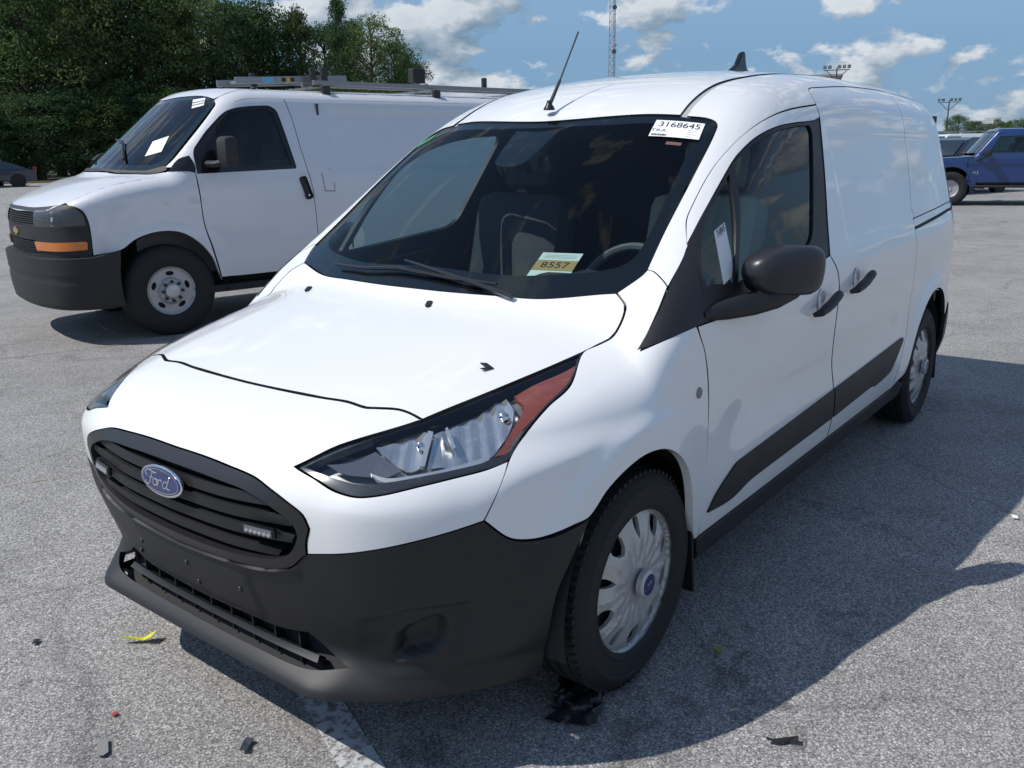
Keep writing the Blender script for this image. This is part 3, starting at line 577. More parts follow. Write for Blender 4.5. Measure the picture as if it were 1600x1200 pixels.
    low_ = traced([(765, 470), (830, 435), (960, 370), (1060, 305), (1125, 290), (1168, 350), (1150, 460), (1095, 555), (1030, 600), (880, 632), (730, 655)])
    hig = traced([(470, 545), (585, 492), (700, 452), (735, 466), (692, 645), (630, 655), (540, 605)])
    gry = traced([(215, 640), (330, 618), (460, 560), (540, 620), (600, 668), (500, 700), (420, 690), (300, 680)])
    trn = traced([(1475, 145), (1400, 185), (1260, 245), (1165, 300), (1215, 345), (1200, 400), (1160, 470), (1115, 555), (1070, 605), (1130, 595), (1180, 510), (1250, 430), (1330, 345), (1425, 250)])
    sil = traced([(440, 690), (520, 715), (620, 706), (900, 650), (1030, 606), (1045, 622), (900, 686), (620, 728), (520, 738), (470, 720)])
    div = traced([(732, 474), (758, 480), (716, 655), (694, 655)]); div2 = traced([(818, 462), (830, 456), (872, 560), (860, 570)])
    def bowl(poly, dep, k=0):
        p2 = CY.fwd(np.array(poly)); c = p2.mean(0); R_ = np.linalg.norm(p2-c, axis=1).max()
        return lambda q, P: -dep*(1-np.minimum(1, np.linalg.norm(np.stack([np.abs(q[:, 0]), q[:, 1]], 1)-c, axis=1)/R_)**2)+k*np.sin(q[:, 0]*160)
    for nm, pl, mt_, o0, dp, kk in (('low_beam_reflector', low_, REFL, -.018, .024, .0026), ('high_beam_reflector', hig, REFL, -.018, .020, .0014), ('inner_reflector', gry, mat('lamp_smoke', (.16, .17, .19), .2, metal=.6), -.016, .01, .0)):
        B.panel(nm, pl, CY, mt_, list(hl), sp=.010, both=True, gap=.0, depth=.004, off=o0, disp=bowl(pl, dp, kk), bstep=.008)
    B.panel('amber_marker', trn, CY, AMBERD, list(hl), sp=.02, both=True, gap=.0, depth=.012, off=-.012)
    for q in (sil, div, div2): B.panel('lamp_trim', q, CY, mat('lamp_silver', (.62, .63, .64), .3, metal=.7), list(hl), sp=.02, both=True, gap=0, depth=.014, off=-.010)
    bl_ = traced([(1120, 385), (1090, 410), (700, 540)])
    for o_, s in zip(hl, (1, -1)):
        for q in (bl_[0], bl_[2]):
            P, N = B.hit(CY, [q], -.028); MB().lathe([(0, .014), (.008, .012), (.011, 0), (.014, -.004)], axis='x', n=14).build('bulb', CHROME, o_, loc=(P[0][0], P[0][1]*s, P[0][2]), rot=(0, 0, s*math.atan2(N[0][1], N[0][0])), smooth=True)
    # ---- washer nozzles and hood chips
    for (x, y) in ((-.007, -.478), (.016, .126)):
        P, N = B.hit(TOP, [(x, y, 1.)]); m = MB(); m.prism([(-.016, -.010), (.018, -.008), (.022, 0), (.018, .008), (-.016, .010), (-.02, 0)], 0, .009, axis='z').build('washer_nozzle', PLAS, root, loc=tuple(P[0]-N[0]*.001), rot=(0, .2, .5), bev=.003)
    P, N = B.hit(TOP, [(.27, .574, .96)], .0012); MB().prism([(-.028, -.012), (.006, -.012), (.006, -.03), (.016, -.026), (.018, .004), (-.02, .004)], -.0005, .0015, axis='z').build('hood_sticker', PLAS, root, loc=tuple(P[0]), rot=(0, .16, 1.2))
    # ---- wipers and cowl
    for side_pts in ([(-.095, -.43), (-.075, -.27), (-.078, -.107), (-.062, .158), (-.069, .32)], ):
        Pq, N = B.hit(TOP, [(x-.02, y, 1.1) for x, y in side_pts], .012)
        MB().tube([tuple(q) for q in Pq], [.005, .006, .008, .007, .004], 6).build('wiper', TRIM, root)
        Pq, N = B.hit(TOP, [(-.06, .40, 1.1), (-.075, .25, 1.1), (-.105, .02, 1.1), (-.125, -.1, 1.1)], .016)
        MB().tube([tuple(q) for q in Pq], [.009, .007, .006, .004], 6).build('wiper', TRIM, root)
    # ---- aerials
    ax, ay, az = -.8075, 0, 1.643
    an = MB().lathe([(.022, -.004), (.020, .004), (.012, .016), (.008, .03)], axis='z', n=16).build('antenna', TRIM, root, loc=(ax, ay, az-.002), smooth=True)
    tip = np.array([-.193, .0, .285]); MB().tube([(0, 0, .01), tuple(tip*.36), tuple(tip*.37), tuple(tip*.75), tuple(tip)], [.0075, .006, .0035, .003, .0035], 8).build('whip', TRIM, an)
    fr_ = np.array([(-.075, -.005), (.085, -.005), (.075, .012), (.035, .03), (.005, .066), (-.012, .074), (-.022, .07), (-.028, .045), (-.04, .02), (-.07, .01)])
    fx = -2.20; fz = float(Rc(np.array(fx)))+.004
    MB().prism([tuple(q*1.4) for q in fr_], -.013, .013, axis='y').build('shark_fin_antenna', GLOSSB, root, loc=(fx, .13, fz), bev=.008)
    # ---- mirrors
    for s in (1, -1):
        mr = thing_part('mirror', root, (-.645, .995*s, 1.125))
        n_u, n_v = 25, 18; V = []; Fq = []
        ax1 = np.array([-.865, .50*s, 0]); nrm = np.array([.50, .865*s, 0])
        for i in range(n_v):
            v = -1+2*i/(n_v-1)
            for j in range(n_u):
                t = 2*math.pi*j/n_u; r = abs(math.cos(math.pi/2*abs(v)**2.6)) if abs(v) < 1 else 0
                r = (1-abs(v)**4.2)**(1/3.)
                c_, s_ = math.cos(t), math.sin(t); cu = math.copysign(abs(c_)**.62, c_); sv = math.copysign(abs(s_)**.8, s_)
                w = .145*r*(1-.10*(v < 0)*abs(v)); dpt = .060 if sv > 0 else .05
                b_ = float(sst(-.45, .45, np.array(v))); up = .079*v+r*(.010*cu*(-.9+1.9*b_)-.010*cu*cu*b_)
                q = ax1*(w*cu)+nrm*(dpt*r*sv*(1-.2*cu)); V.append((q[0], q[1], up))
        for i in range(n_v-1):
            for j in range(n_u): Fq.append((i*n_u+j, i*n_u+(j+1) % n_u, (i+1)*n_u+(j+1) % n_u, (i+1)*n_u+j))
        if s < 0: Fq = [q[::-1] for q in Fq]
        mk('mirror_housing', V, Fq, mat('mirror_plastic', (.020, .021, .026), .36, bump=(500, .15, .001)), mr)
        gV = [tuple(ax1*(.12*math.cos(t))-nrm*.052+np.array([0, 0, .07*math.sin(t)])) for t in np.linspace(0, 2*math.pi, 25)[:-1]]
        mk('mirror_glass', gV, [tuple(range(24))], CHROME, mr, smooth=False)
        b0 = np.array([-.36+.645, -.115*s, -.115]); b1 = np.array([-.555+.645, -.085*s, -.085])
        MB().tube([(.345, -.105*s, -.095), (.24, -.075*s, -.092), (.13, -.045*s, -.088), (.05, -.01*s, -.075), (-.03, .02*s, -.06)], [.018, .030, .036, .038, .03], 14).build('mirror_arm', PLAS, mr, smooth=True)
    # ---- wheels, wells
    wheel0 = make_wheel(root, True)
    first = True
    for x in (0, WB):
        for s in (1, -1):
            w = wheel0 if first else copy_tree(wheel0, root); first = False
            w.location = (x, s*(.775 if x == 0 else .782), HZ); w.rotation_euler = (0, math.radians(17 if x == 0 else 200), 0 if s > 0 else math.pi)
            MB().lathe([(.372, .105), (.372, -.24), (.05, -.24)], n=40, arc=(-14, 194)).build('wheel_well', LINER, root, loc=(x, s*.775, HZ+.012), rot=(0, 0, 0 if s > 0 else math.pi))
            if x == 0: MB().box((0, 0, 0), (.012, .16, .22)).build('mud_flap', PLAS, root, loc=(-.335, s*.80, .245), rot=(0, .12, 0))
            else: MB().box((0, 0, 0), (.012, .17, .20)).build('mud_flap', PLAS, root, loc=(WB-.36, s*.80, .27), rot=(0, .12, 0))
    MB().box((-1.55, 0, .27), (4.3, 1.40, .10)).build('underbody', LINER, root)
    MB().box((.55, 0, .236), (.40, 1.16, .012)).build('intake_leak_tray', LINER, root)  # added dark floor that closes a light leak behind the lower intake
    for s_ in (1, -1): MB().box((.60, .56*s_, .35), (.30, .01, .25), rot=(0, 0, -.5*s_)).build('intake_leak_plate', LINER, bump)  # added plates that keep sunlit ground from showing through the intake ends
    MB().box((-2.66, 0, 1.0), (2.26, 1.34, 1.30)).build('cargo_light_blocker', LINER, root)  # added unseen box, stops sun leaking through the shut gaps
    MB().box((.25, 0, .60), (.66, 1.0, .50)).build('engine_bay_light_blocker', LINER, root)  # added unseen box in the engine bay, only blocks stray sunlight
    # ---- cabin
    cb = MB(); prof = [(-.20, 1.035), (-.30, 1.045), (-.48, 1.055), (-.60, 1.03), (-.66, .97), (-.60, .80), (-.45, .62), (-.45, .35), (-.15, .35), (-.15, 1.0)]
    cb.prism(prof, -.70, .70).build('dashboard', CABIN, root, bev=.02)
    MB().box((-.52, .37, 1.06), (.20, .34, .05), bev=.02).build('instrument_hood', CABIN, root)
    MB().box((-.34, -.30, 1.065), (.16, .10, .02), bev=.005).build('dash_tray', CABIN2, root)
    swl = thing_part('steering_wheel', root, (-.745, .37, .985), (0, math.radians(62), 0))
    MB().tube([(.185*math.cos(t), .185*math.sin(t), 0) for t in np.linspace(0, 2*math.pi, 41)], .0155, 8, cap=False).build('wheel_rim', CABIN2, swl, smooth=True)
    MB().lathe([(0, .03), (.06, .028), (.075, 0), (.06, -.03), (0, -.05)], axis='z', n=20).box((0, .11, 0), (.04, .12, .018)).box((0, -.11, 0), (.04, .12, .018)).box((.11, 0, 0), (.12, .05, .018)).build('wheel_hub', CABIN, swl)
    for y, mm in ((.40, BEIGE), (-.40, SEATD)):
        st_ = thing_part('seat', root, (-1.06 if y > 0 else -.90, y, .45))
        MB().box((.10, 0, .13), (.52, .50, .20), bev=.07).build('seat_cushion', mm, st_, smooth=True)
        MB().box((-.22, 0, .52), (.17, .49, .70), rot=(0, -.26, 0), bev=.065).build('backrest', mm, st_, smooth=True)
        MB().box((-.345, 0, .975), (.11, .27, .20), rot=(0, -.2, 0), bev=.045).build('headrest', mm, st_, smooth=True)
    MB().box((-.92, 0, .55), (.75, .16, .35), bev=.03).build('console', CABIN, root)
    MB().prism([(-.74, .30), (.74, .30), (.85, .9), (.82, 1.1), (.66, 1.55), (.58, 1.68), (-.58, 1.68), (-.66, 1.55), (-.82, 1.1), (-.85, .9)], -1.52, -1.50, axis='x').build('bulkhead', LINER, root)
    MB().box((-.95, 0, .335), (1.14, 1.715, .02)).build('cabin_floor', LINER, root)
    B.panel('headliner', mirror_half([(-.83, 0, 1.6), (-.90, .48, 1.6), (-1.0, .56, 1.7), (-1.5, .58, 1.7), (-1.5, 0, 1.7)]), TOP, CABIN2, roof, sp=.08, off=-.045, depth=.004, gap=0)
    B.panel('door_inner', doorF[::-1][1:-1]+[(-.30, .897, 1.03), (-.95, .905, 1.08), (-1.34, .897, 1.10), (-1.42, .916, .88), (-1.45, .903, .659)], DD, CABIN, list(fd), sp=.08, both=True, off=-.07, depth=.004, gap=.01)
    MB().box((-.66, 0, 1.44), (.03, .22, .065), rot=(0, .2, 0), bev=.012).build('rear_view_mirror', TRIM, root)
    # ---- papers and stickers
    def sheet(name, corners3, m, off, n=6, parent=root):
        """a sheet on the windshield from its four corners (tl, tr, br, bl)"""
        c_ = np.array(corners3, float); U_, V_ = np.meshgrid(np.linspace(0, 1, n), np.linspace(0, 1, n)); U_, V_ = U_.ravel(), V_.ravel()
        q = ((1-U_)*(1-V_))[:, None]*c_[0]+(U_*(1-V_))[:, None]*c_[1]+(U_*V_)[:, None]*c_[2]+((1-U_)*V_)[:, None]*c_[3]
        P_, N_ = B.hit(TOP, q, off)
        Fq = [(j*n+i, j*n+i+1, (j+1)*n+i+1, (j+1)*n+i) for j in range(n-1) for i in range(n-1)]
        return mk(name, P_, [q_[::-1] for q_ in Fq], m, parent)
    def wstext(txt, tl, tr, bl, u, v, h, m, parent, off, space=1., wide=1.):
        """lettering laid on the windshield inside the sheet's own axes"""
        me_ = text_mesh(txt, 1., .002, space=space); co = np.array([tuple(x.co) for x in me_.vertices]); tl, tr, bl = map(np.array, (tl, tr, bl)); W_ = np.linalg.norm(tr-tl); H_ = np.linalg.norm(bl-tl)
        q = tl+(u+co[:, :1]*h*H_/W_*wide)*(tr-tl)+(v-co[:, 1:2]*h)*(bl-tl); P_, N_ = B.hit(TOP, q, off); 
        for i, x in enumerate(me_.vertices): x.co = P_[i]
        me_.materials.clear(); me_.materials.append(m); return link('lettering', me_, parent)
    tl, tr, br, bl = (-.813, .45, 1.585), (-.849, .614, 1.568), (-.767, .633, 1.516), (-.727, .467, 1.532)
    tg = sheet('windshield_tag', (tl, tr, br, bl), PAPER, .0015)
    wstext('3168645', tl, tr, bl, .52, .27, .44, INK, tg, .0022, wide=.93); wstext('TRA', tl, tr, bl, .15, .64, .22, mat('grey_ink', (.2, .2, .22), .7), tg, .0022, wide=1.3)
    def sub(u0, u1, v0, v1):
        a, b_, d_ = np.array(tl), np.array(tr)-np.array(tl), np.array(bl)-np.array(tl); return [a+u*b_+v*d_ for u, v in ((u0, v0), (u1, v0), (u1, v1), (u0, v1))]
    rb = random.Random(4); u = .04
    while u < .33: w_ = rb.uniform(.004, .012); sheet('barcode_bar', sub(u, u+w_, .84, .95), INK, .0022, 2, tg); u += w_+rb.uniform(.005, .011)
    for k in range(4): sheet('print_line', sub(.72, .92-.05*(k % 2), .50+k*.12, .52+k*.12), mat('pale_ink', (.5, .5, .52), .7), .0022, 2, tg)
    sheet('red_sticker', [np.array(q)+np.array([.022, .012, 0]) for q in sub(.35, .66, .86, 1.02)], mat('red_sticker', (.35, .12, .10), .6), -.006, 3)
    sheet('green_sticker', [(-.80, -.655, 1.5), (-.84, -.60, 1.5), (-.81, -.60, 1.5), (-.77, -.655, 1.5)], GREENS, .001, 4)
    # paper tag hung inside the quarter window
    tp = np.array([(-.400, .872, 1.258), (-.535, .842, 1.274), (-.560, .874, 1.118), (-.435, .894, 1.100)])
    o_ = mk('window_tag', tp, [(0, 1, 2, 3)], PAPER, fd[0], smooth=False)
    sl_ = (tp[1]-tp[0]); dn_ = (tp[3]-tp[0])
    me_ = text_mesh('3168645', .034, .0003); 
    nrm = np.cross(sl_, dn_); nrm /= np.linalg.norm(nrm); nrm *= np.sign(nrm[1])
    e1_ = sl_/np.linalg.norm(sl_); e2_ = -dn_/np.linalg.norm(dn_)
    for v in me_.vertices: q = tp[0]+sl_*.52+dn_*.10+e1_*v.co.x*.9+e2_*v.co.y+nrm*(.001+v.co.z); v.co = q
    me_.materials.clear(); me_.materials.append(INK); link('lettering', me_, o_)
    for k in range(5):
        a = tp[0]+sl_*.12+dn_*(.28+k*.09)+nrm*.001; mk('print_line', [a, a+sl_*(.7-.1*(k % 3)), a+sl_*(.7-.1*(k % 3))+dn_*.02, a+dn_*.02], [(0, 1, 2, 3)], mat('pale_ink', (.5, .5, .52), .7), o_, smooth=False)
    # card lying on the dashboard
    card = thing('numbered_card', 'white and tan card numbered 8557 lying on the dashboard of the front van', 'card', (-.43, .245, 1.062), 0)
    cz = .0
    def card_quad(nm, u0, u1, v0, v1, m, z):
        ex = np.array([-.20, .90, 0]); ex /= np.linalg.norm(ex); ey = np.array([-.72, -.2, .28]); ey /= np.linalg.norm(ey)
        W_, H_ = .155, .21; nn = np.cross(ex, ey); nn /= np.linalg.norm(nn)
        q = [ex*W_*(u-.5)+ey*H_*v+nn*z for u, v in ((u0, v0), (u1, v0), (u1, v1), (u0, v1))]; return mk(nm, q, [(0, 1, 2, 3)], m, card, smooth=False), ex, ey, nn, W_, H_
    card_quad('sheet', 0, 1, 0, 1, mat('pale_green_card', (.58, .66, .60), .7), 0); _, ex, ey, nn, W_, H_ = card_quad('number_band', .0, 1, .36, .72, TAN, .001)
    me_ = text_mesh('8557', .060, .0003, space=1.05)
    for v in me_.vertices: v.co = ex*(v.co.x*.85)+ey*(v.co.y+H_*.54)+nn*(.0016+v.co.z)
    me_.materials.clear(); me_.materials.append(INK); link('lettering', me_, card)
    card_quad('lower_band', 0, 1, .0, .05, TAN, .001)
    for k in range(3): card_quad('print_line', .1, .9, .80+k*.05, .815+k*.05, mat('pale_ink', (.5, .5, .52), .7), .001)
    return B
def thing_part(name, parent, loc=(0, 0, 0), rot=(0, 0, 0)):
    o = bpy.data.objects.new(name, None); COL.objects.link(o); o.parent = parent; o.location = loc; o.rotation_euler = rot; o.empty_display_size = .05; return o
def plate2(name, outline, holes, sp, zf, m, parent, depth=.006, axis='y', back=LINER):
    """flat plate in the x-z plane, shaped by a height function towards +y"""
    O = np.array(outline); HS = [np.array(h) for h in holes]
    mn, mx = O.min(0), O.max(0); X, Y = np.meshgrid(np.arange(mn[0], mx[0], sp), np.arange(mn[1], mx[1], sp*.87)); X = X+(np.arange(X.shape[0]) % 2)[:, None]*sp*.5; G = np.stack([X.ravel(), Y.ravel()], 1)
    k = inpoly(G, O) & (pdist(G, O) > sp*.4)
    for h in HS: k &= ~inpoly(G, h) & (pdist(G, h) > sp*.4)
    ed = []; b = 0
    for lp in [O]+HS: n = len(lp); ed += [(b+i, b+(i+1) % n) for i in range(n)]; b += n
    r = delaunay_2d_cdt([Vector(p) for p in np.concatenate([O]+HS+[G[k]])], ed, [], 1, 1e-7)
    V2 = np.array([tuple(v) for v in r[0]]); T = np.array([t for t in r[2] if len(t) == 3]); cen = V2[T].mean(1); k = inpoly(cen, O)
    for h in HS: k &= ~inpoly(cen, h)
    T = T[k]; y = zf(V2[:, 0], V2[:, 1]); P = np.stack([V2[:, 0], y, V2[:, 1]], 1)
    fn = np.cross(P[T[:, 1]]-P[T[:, 0]], P[T[:, 2]]-P[T[:, 0]]); fl = fn[:, 1] < 0; T[fl] = T[fl][:, ::-1]
    nv = len(P); V = np.concatenate([P, P-[0, depth, 0]]); FF = [tuple(t) for t in T]+[(t[2]+nv, t[1]+nv, t[0]+nv) for t in T]; MI = [0]*len(T)+[1]*len(T); cnt = {}
    for t in T:
        for a, b2 in ((t[0], t[1]), (t[1], t[2]), (t[2], t[0])):
            if (b2, a) in cnt: del cnt[(b2, a)]
            else: cnt[(a, b2)] = 1
    for (a, b2) in cnt: FF.append((b2, a, a+nv, b2+nv)); MI.append(0)
    o = mk(name, V, FF, [m, back], parent, MI); o.data.set_sharp_from_angle(angle=math.radians(30)); return o
def make_wheel(root, van=True):
    w = thing_part('wheel', root); R_ = HZ+.001; hw = .106
    # tyre: sidewall bulge, shoulder and grooved tread
    pr = [(.205, hw-.010), (.216, hw-.005), (.221, hw-.0005), (.226, hw-.003), (.25, hw+.003), (.268, hw+.0035), (.271, hw+.006), (.279, hw+.006), (.282, hw+.003), (.296, hw-.004), (.308, hw-.016), (.313, hw-.024)]
    tread = []
    for k, yy in enumerate(np.linspace(hw-.026, -hw+.026, 9)):
        pass
    gx = [.060, .020, -.020, -.060]; prof = pr[:]; y = hw-.024; R2 = R_-.001
    for g in gx: prof += [(R2, g+.006), (R2-.008, g+.0045), (R2-.008, g-.0045), (R2, g-.006)]
    prof += [(a, -b) for a, b in pr[::-1]]
    t = MB().lathe(prof, n=96).build('tyre', RUBBER, w, smooth=True, ang=35)
    ribs = MB()
    for k in range(72):
        a = 2*math.pi*k/72; ca, sa = math.cos(a), math.sin(a)
        for s in (1, -1): ribs.box(((R2-.0045)*ca, s*(hw-.030), (R2-.0045)*sa), (.010, .030, .013), rot=(0, -a, 0))
    ribs.build('tread_block', RUBBER, t)['kind'] = 'stuff'
    # cover with ten windows
    C_ = .215; out = [(C_*math.cos(t_), C_*math.sin(t_)) for t_ in np.linspace(0, 2*math.pi, 97)[:-1]]; holes = []
    for k in range(10):
        a0 = 2*math.pi*k/10; big = k % 2 == 0
        q = [(.193, -.13), (.196, 0), (.193, .13), (.168, .165), (.145, .12), (.134, 0), (.145, -.12), (.168, -.165)] if big else [(.189, -.07), (.192, 0), (.189, .07), (.168, .08), (.140, .05), (.130, 0), (.140, -.05), (.168, -.08)]
        hp = np.array([(r*math.cos(a0+a), r*math.sin(a0+a)) for r, a in q]); holes.append([tuple(p) for p in resample(hp, .008, 20)])
    def zf(x, z):
        r = np.hypot(x, z); a = np.arctan2(z, x); b = .004+.020*sst(.21, .12, r)+.006*sst(.07, .03, r)-.012*sst(.214, .205, r)
        sp_ = np.abs(((a*10/(2*math.pi)+.5) % 1)-.5)*2          # 0 over a window, 1 on the spoke between
        return b+.007*sst(.45, .95, sp_)*sst(.045, .08, r)*sst(.205, .18, r)+.0035*np.cos(a*10)*sst(.05, .09, r)*sst(.16, .12, r)-.004*np.exp(-((sp_-.86)/.07)**2)*sst(.06, .10, r)
    cov = plate2('wheel_cover', out, holes, .0085, zf, SILVER, w, depth=.012); cov.location = (0, hw-.018, 0)
    MB().lathe([(0, .0), (.20, .0), (.209, -.02), (.205, -.06)], n=48).build('wheel_rim', mat('dark_rim', (.07, .07, .072), .5), w, loc=(0, hw-.05, 0), smooth=True)
    hub = MB().lathe([(.041, .0), (.041, .016), (.036, .020), (.031, .0205)], n=32).build('hub_ring', SILVER, w, loc=(0, hw+.010, 0), smooth=True)
    MB().lathe([(0, .0195), (.031, .0195)], n=32).build('hub_badge', BLUE, w, loc=(0, hw+.010, 0))
    e = MB(); n = 32
    for k in range(n):
        a, b = 2*math.pi*k/n, 2*math.pi*(k+1)/n; e.quad([(.026*math.cos(a), .0205, .011*math.sin(a)), (.026*math.cos(b), .0205, .011*math.sin(b)), (.0235*math.cos(b), .0205, .009*math.sin(b)), (.0235*math.cos(a), .0205, .009*math.sin(a))])
    e.tube([(-.012, .0208, .004), (-.006, .0208, -.004), (.0, .0208, .003), (.006, .0208, -.004), (.012, .0208, .005)], .0009, 4).build('hub_emblem', CHROME, w, loc=(0, hw+.010, 0))
    return w
VAN = build_van()
# ================================================================== the full-size white van behind
def build_big_van():
    yaw = math.radians(-12); lf = np.array([-math.sin(yaw), math.cos(yaw)]); O = np.array([-2.068, -4.882])-.93*lf
    root = thing('work_van', 'large white work van with ladder rack and black bumper behind the front van', 'van', (O[0], O[1], 0), yaw)
    Wz = tab([(.25, .92), (.4, .955), (.6, .99), (.8, 1.0), (1.1, .995), (1.34, .975), (1.6, .915), (1.9, .835), (2.02, .80), (2.2, .70)])
    Px = tab([(-4.95, -.10), (-4.7, -.04), (-4.2, -.01), (-3, 0), (-.2, 0), (.2, -.005), (.45, -.03), (.62, -.075), (.75, -.13), (.85, -.20), (1.0, -.38)])
    Fc = tab([(.2, .86), (.45, .90), (.7, .91), (.9, .925), (1.08, .915), (1.14, .88), (1.2, .78), (1.28, .60), (1.4, .1)])
    Hc = tab([(-.4, 1.44), (-.1, 1.41), (.1, 1.385), (.35, 1.345), (.6, 1.275), (.75, 1.215), (.85, 1.15), (1., 1.02)])
    def f(P):
        x, y, z = P[..., 0], P[..., 1], P[..., 2]; a = np.abs(y)
        s = Wz(z)+Px(x)
        for cx in (0, -3.43): s = s+.014*sst(.62, .50, np.hypot(x-cx, z-.387))*sst(.2, .45, z)
        s = s-.006*np.exp(-((z-1.36)/.02)**2)*sst(-1.5, -1.6, x)
        q = np.maximum(np.abs(x+3.05)-1.42, np.abs(z-1.66)-.22); s = s-.008*sst(.02, -.02, q)
        side = a-s; fr = (x-(Fc(z)-.17*(a/.9)**2.6))*.85; hd = (z-(Hc(x)-.06*(a/.85)**3))*.97
        low = smax(smax(side, fr, .08), hd, .10)
        ws = .27-(z-1.395)*1.17-.36*(a/.85)**2.2
        cab = smax(smax(side, (x-ws)*.62, .08), z-(2.10-.05*(a/.75)**3-.03*sst(-.9, -.4, x)-.02*sst(-4.2, -4.8, x)), .10)
        cab = np.maximum(cab, 1.15-z); rear = -4.76-x+.05*np.maximum(z-1.2, 0)
        return np.maximum(smin(smax(low, rear, .06), smax(cab, rear, .08), .03), .3-z)
    B = Body(f, root); TOP = Top(); SD = Side(); CY = Cyl(-.3); FD = Dir((-.35, -.85, -.35)); PD = Dir((-.15, -.70, -.62)); DD = Dir((0, -.95, -.30))
    hs = [(.80, .72, 1.17), (.727, .80, 1.19), (.654, .835, 1.24), (.46, .86, 1.285), (.175, .875, 1.335), (-.09, .875, 1.37)]
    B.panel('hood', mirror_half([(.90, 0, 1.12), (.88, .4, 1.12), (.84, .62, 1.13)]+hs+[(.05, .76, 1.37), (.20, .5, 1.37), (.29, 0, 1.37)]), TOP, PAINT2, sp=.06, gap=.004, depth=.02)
    trim_e = [(.583, .93, .733), (.581, .93, .965), (.603, .92, 1.07), (.64, .90, 1.11), (.70, .86, 1.14)]
    doorF = [(-.301, .975, 1.345), (-.312, .99, 1.15), (-.323, .99, .933), (-.38, .99, .682), (-.432, .97, .46)]
    arch = [(-.46+.02, .97, .43), (-.416, .98, .483), (-.359, 1., .645), (-.261, 1.01, .774), (-.134, 1.01, .865), (-.003, 1.01, .895), (.129, 1.0, .883), (.263, .99, .836), (.373, .97, .761)]
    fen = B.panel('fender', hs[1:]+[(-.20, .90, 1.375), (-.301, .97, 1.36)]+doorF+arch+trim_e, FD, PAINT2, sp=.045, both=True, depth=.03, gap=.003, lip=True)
    # dark front trim with grilles and lamps
    ft = B.panel('front_trim', mirror_half([(.90, 0, 1.115), (.88, .4, 1.115), (.84, .62, 1.125), (.76, .80, 1.14)]+trim_e[::-1]+[(.60, .93, .70), (.80, .70, .70), (.90, .3, .70), (.91, 0, .70)]), CY, PLAS2, sp=.05, gap=.002, depth=.03,
                 holes=[mirror_half([(.9, 0, 1.085), (.87, .46, 1.085), (.86, .48, .975), (.9, 0, .965)]), mirror_half([(.9, 0, .855), (.87, .47, .855), (.86, .47, .735), (.9, 0, .725)])])
    B.panel('grille_backing', mirror_half([(.9, 0, 1.10), (.86, .5, 1.10), (.86, .5, .71), (.9, 0, .71)]), CY, LINER, ft, sp=.08, gap=0, depth=.004, off=-.045)
    for (z0, z1) in ((.965, 1.09), (.725, .86)):
        g = MB()
        for k in range(7):
            zz = z0+(z1-z0)*(k+.5)/7; P, N = B.hit(CY, [(.9-.2*y*y, y, zz) for y in np.linspace(-.47, .47, 15)], -.012); g.tube([tuple(p) for p in P], .0045, 5)
        for k in range(27):
            y = -.46+.92*k/26; P, N = B.hit(CY, [(.9-.2*y*y, y, z0), (.9-.2*y*y, y, z1)], -.012); g.tube([tuple(p) for p in P], .0045, 5)
        g.build('grille_mesh', PLAS2, ft)
    P, N = B.hit(CY, [(.92, 0, .91)], .006); MB().prism([(-.085, -.016), (-.03, -.016), (-.024, -.032), (.034, -.032), (.030, -.016), (.085, -.016), (.078, .016), (.024, .016), (.03, .032), (-.028, .032), (-.024, .016), (-.078, .016)], -.006, .006, axis='x').build('emblem', mat('gold_emblem', (.42, .30, .12), .35, metal=.4), ft, loc=tuple(P[0]))
    hl = B.panel('headlight', [(.87, .50, 1.085), (.82, .72, 1.10), (.72, .85, 1.11), (.64, .905, 1.10), (.612, .92, 1.06), (.60, .925, .975), (.72, .86, .965), (.82, .72, .965), (.865, .51, .965)], CY, LENS, ft and [ft, ft], sp=.04, gap=.002, depth=0, off=.012, both=True)
    B.panel('lamp_reflector', [(.87, .52, 1.07), (.82, .72, 1.085), (.76, .82, 1.09), (.76, .82, .975), (.82, .72, .975), (.865, .53, .975)], CY, REFL, list(hl), sp=.03, gap=0, depth=.004, off=.004, both=True, disp=lambda q, P: -.03*np.abs(np.sin((np.abs(q[:, 0])-.4)*16)))
    B.panel('lamp_bezel', [(.745, .83, 1.10), (.64, .90, 1.095), (.615, .92, 1.06), (.605, .925, .98), (.74, .84, .97)], CY, DARKREF, list(hl), sp=.04, gap=0, depth=.004, off=.004, both=True)
    B.panel('turn_signal', [(.865, .47, .845), (.82, .72, .845), (.72, .85, .848), (.625, .92, .852), (.612, .93, .84), (.62, .93, .785), (.72, .86, .778), (.82, .72, .775), (.86, .48, .772)], CY, AMBER, [ft, ft], sp=.04, gap=.001, depth=.02, off=.014, both=True)
    # bumper
    def bd(q, P): z = P[:, 2]; return .075*sst(.27, .33, z)-.012*sst(.012, .0, np.abs(z-.555))
    B.panel('front_bumper', mirror_half([(.91, 0, .715), (.9, .3, .715), (.80, .70, .72), (.60, .93, .728), (.48, .96, .75), (.373, .97, .765), (.40, .96, .60), (.42, .96, .34), (.6, .92, .31), (.80, .70, .31), (.88, .3, .31), (.88, 0, .31)]), CY, PLAS2, sp=.028, gap=.001, depth=.10, disp=bd)
    # cowl, windshield, pillars, roof
    B.panel('cowl', mirror_half([(.285, 0, 1.37), (.19, .5, 1.37), (.03, .78, 1.37), (-.10, .87, 1.37), (-.10, .83, 1.4), (.05, .70, 1.4), (.20, .4, 1.4), (.255, 0, 1.4)]), TOP, PLAS2, sp=.05, gap=0, depth=.01, off=.002)
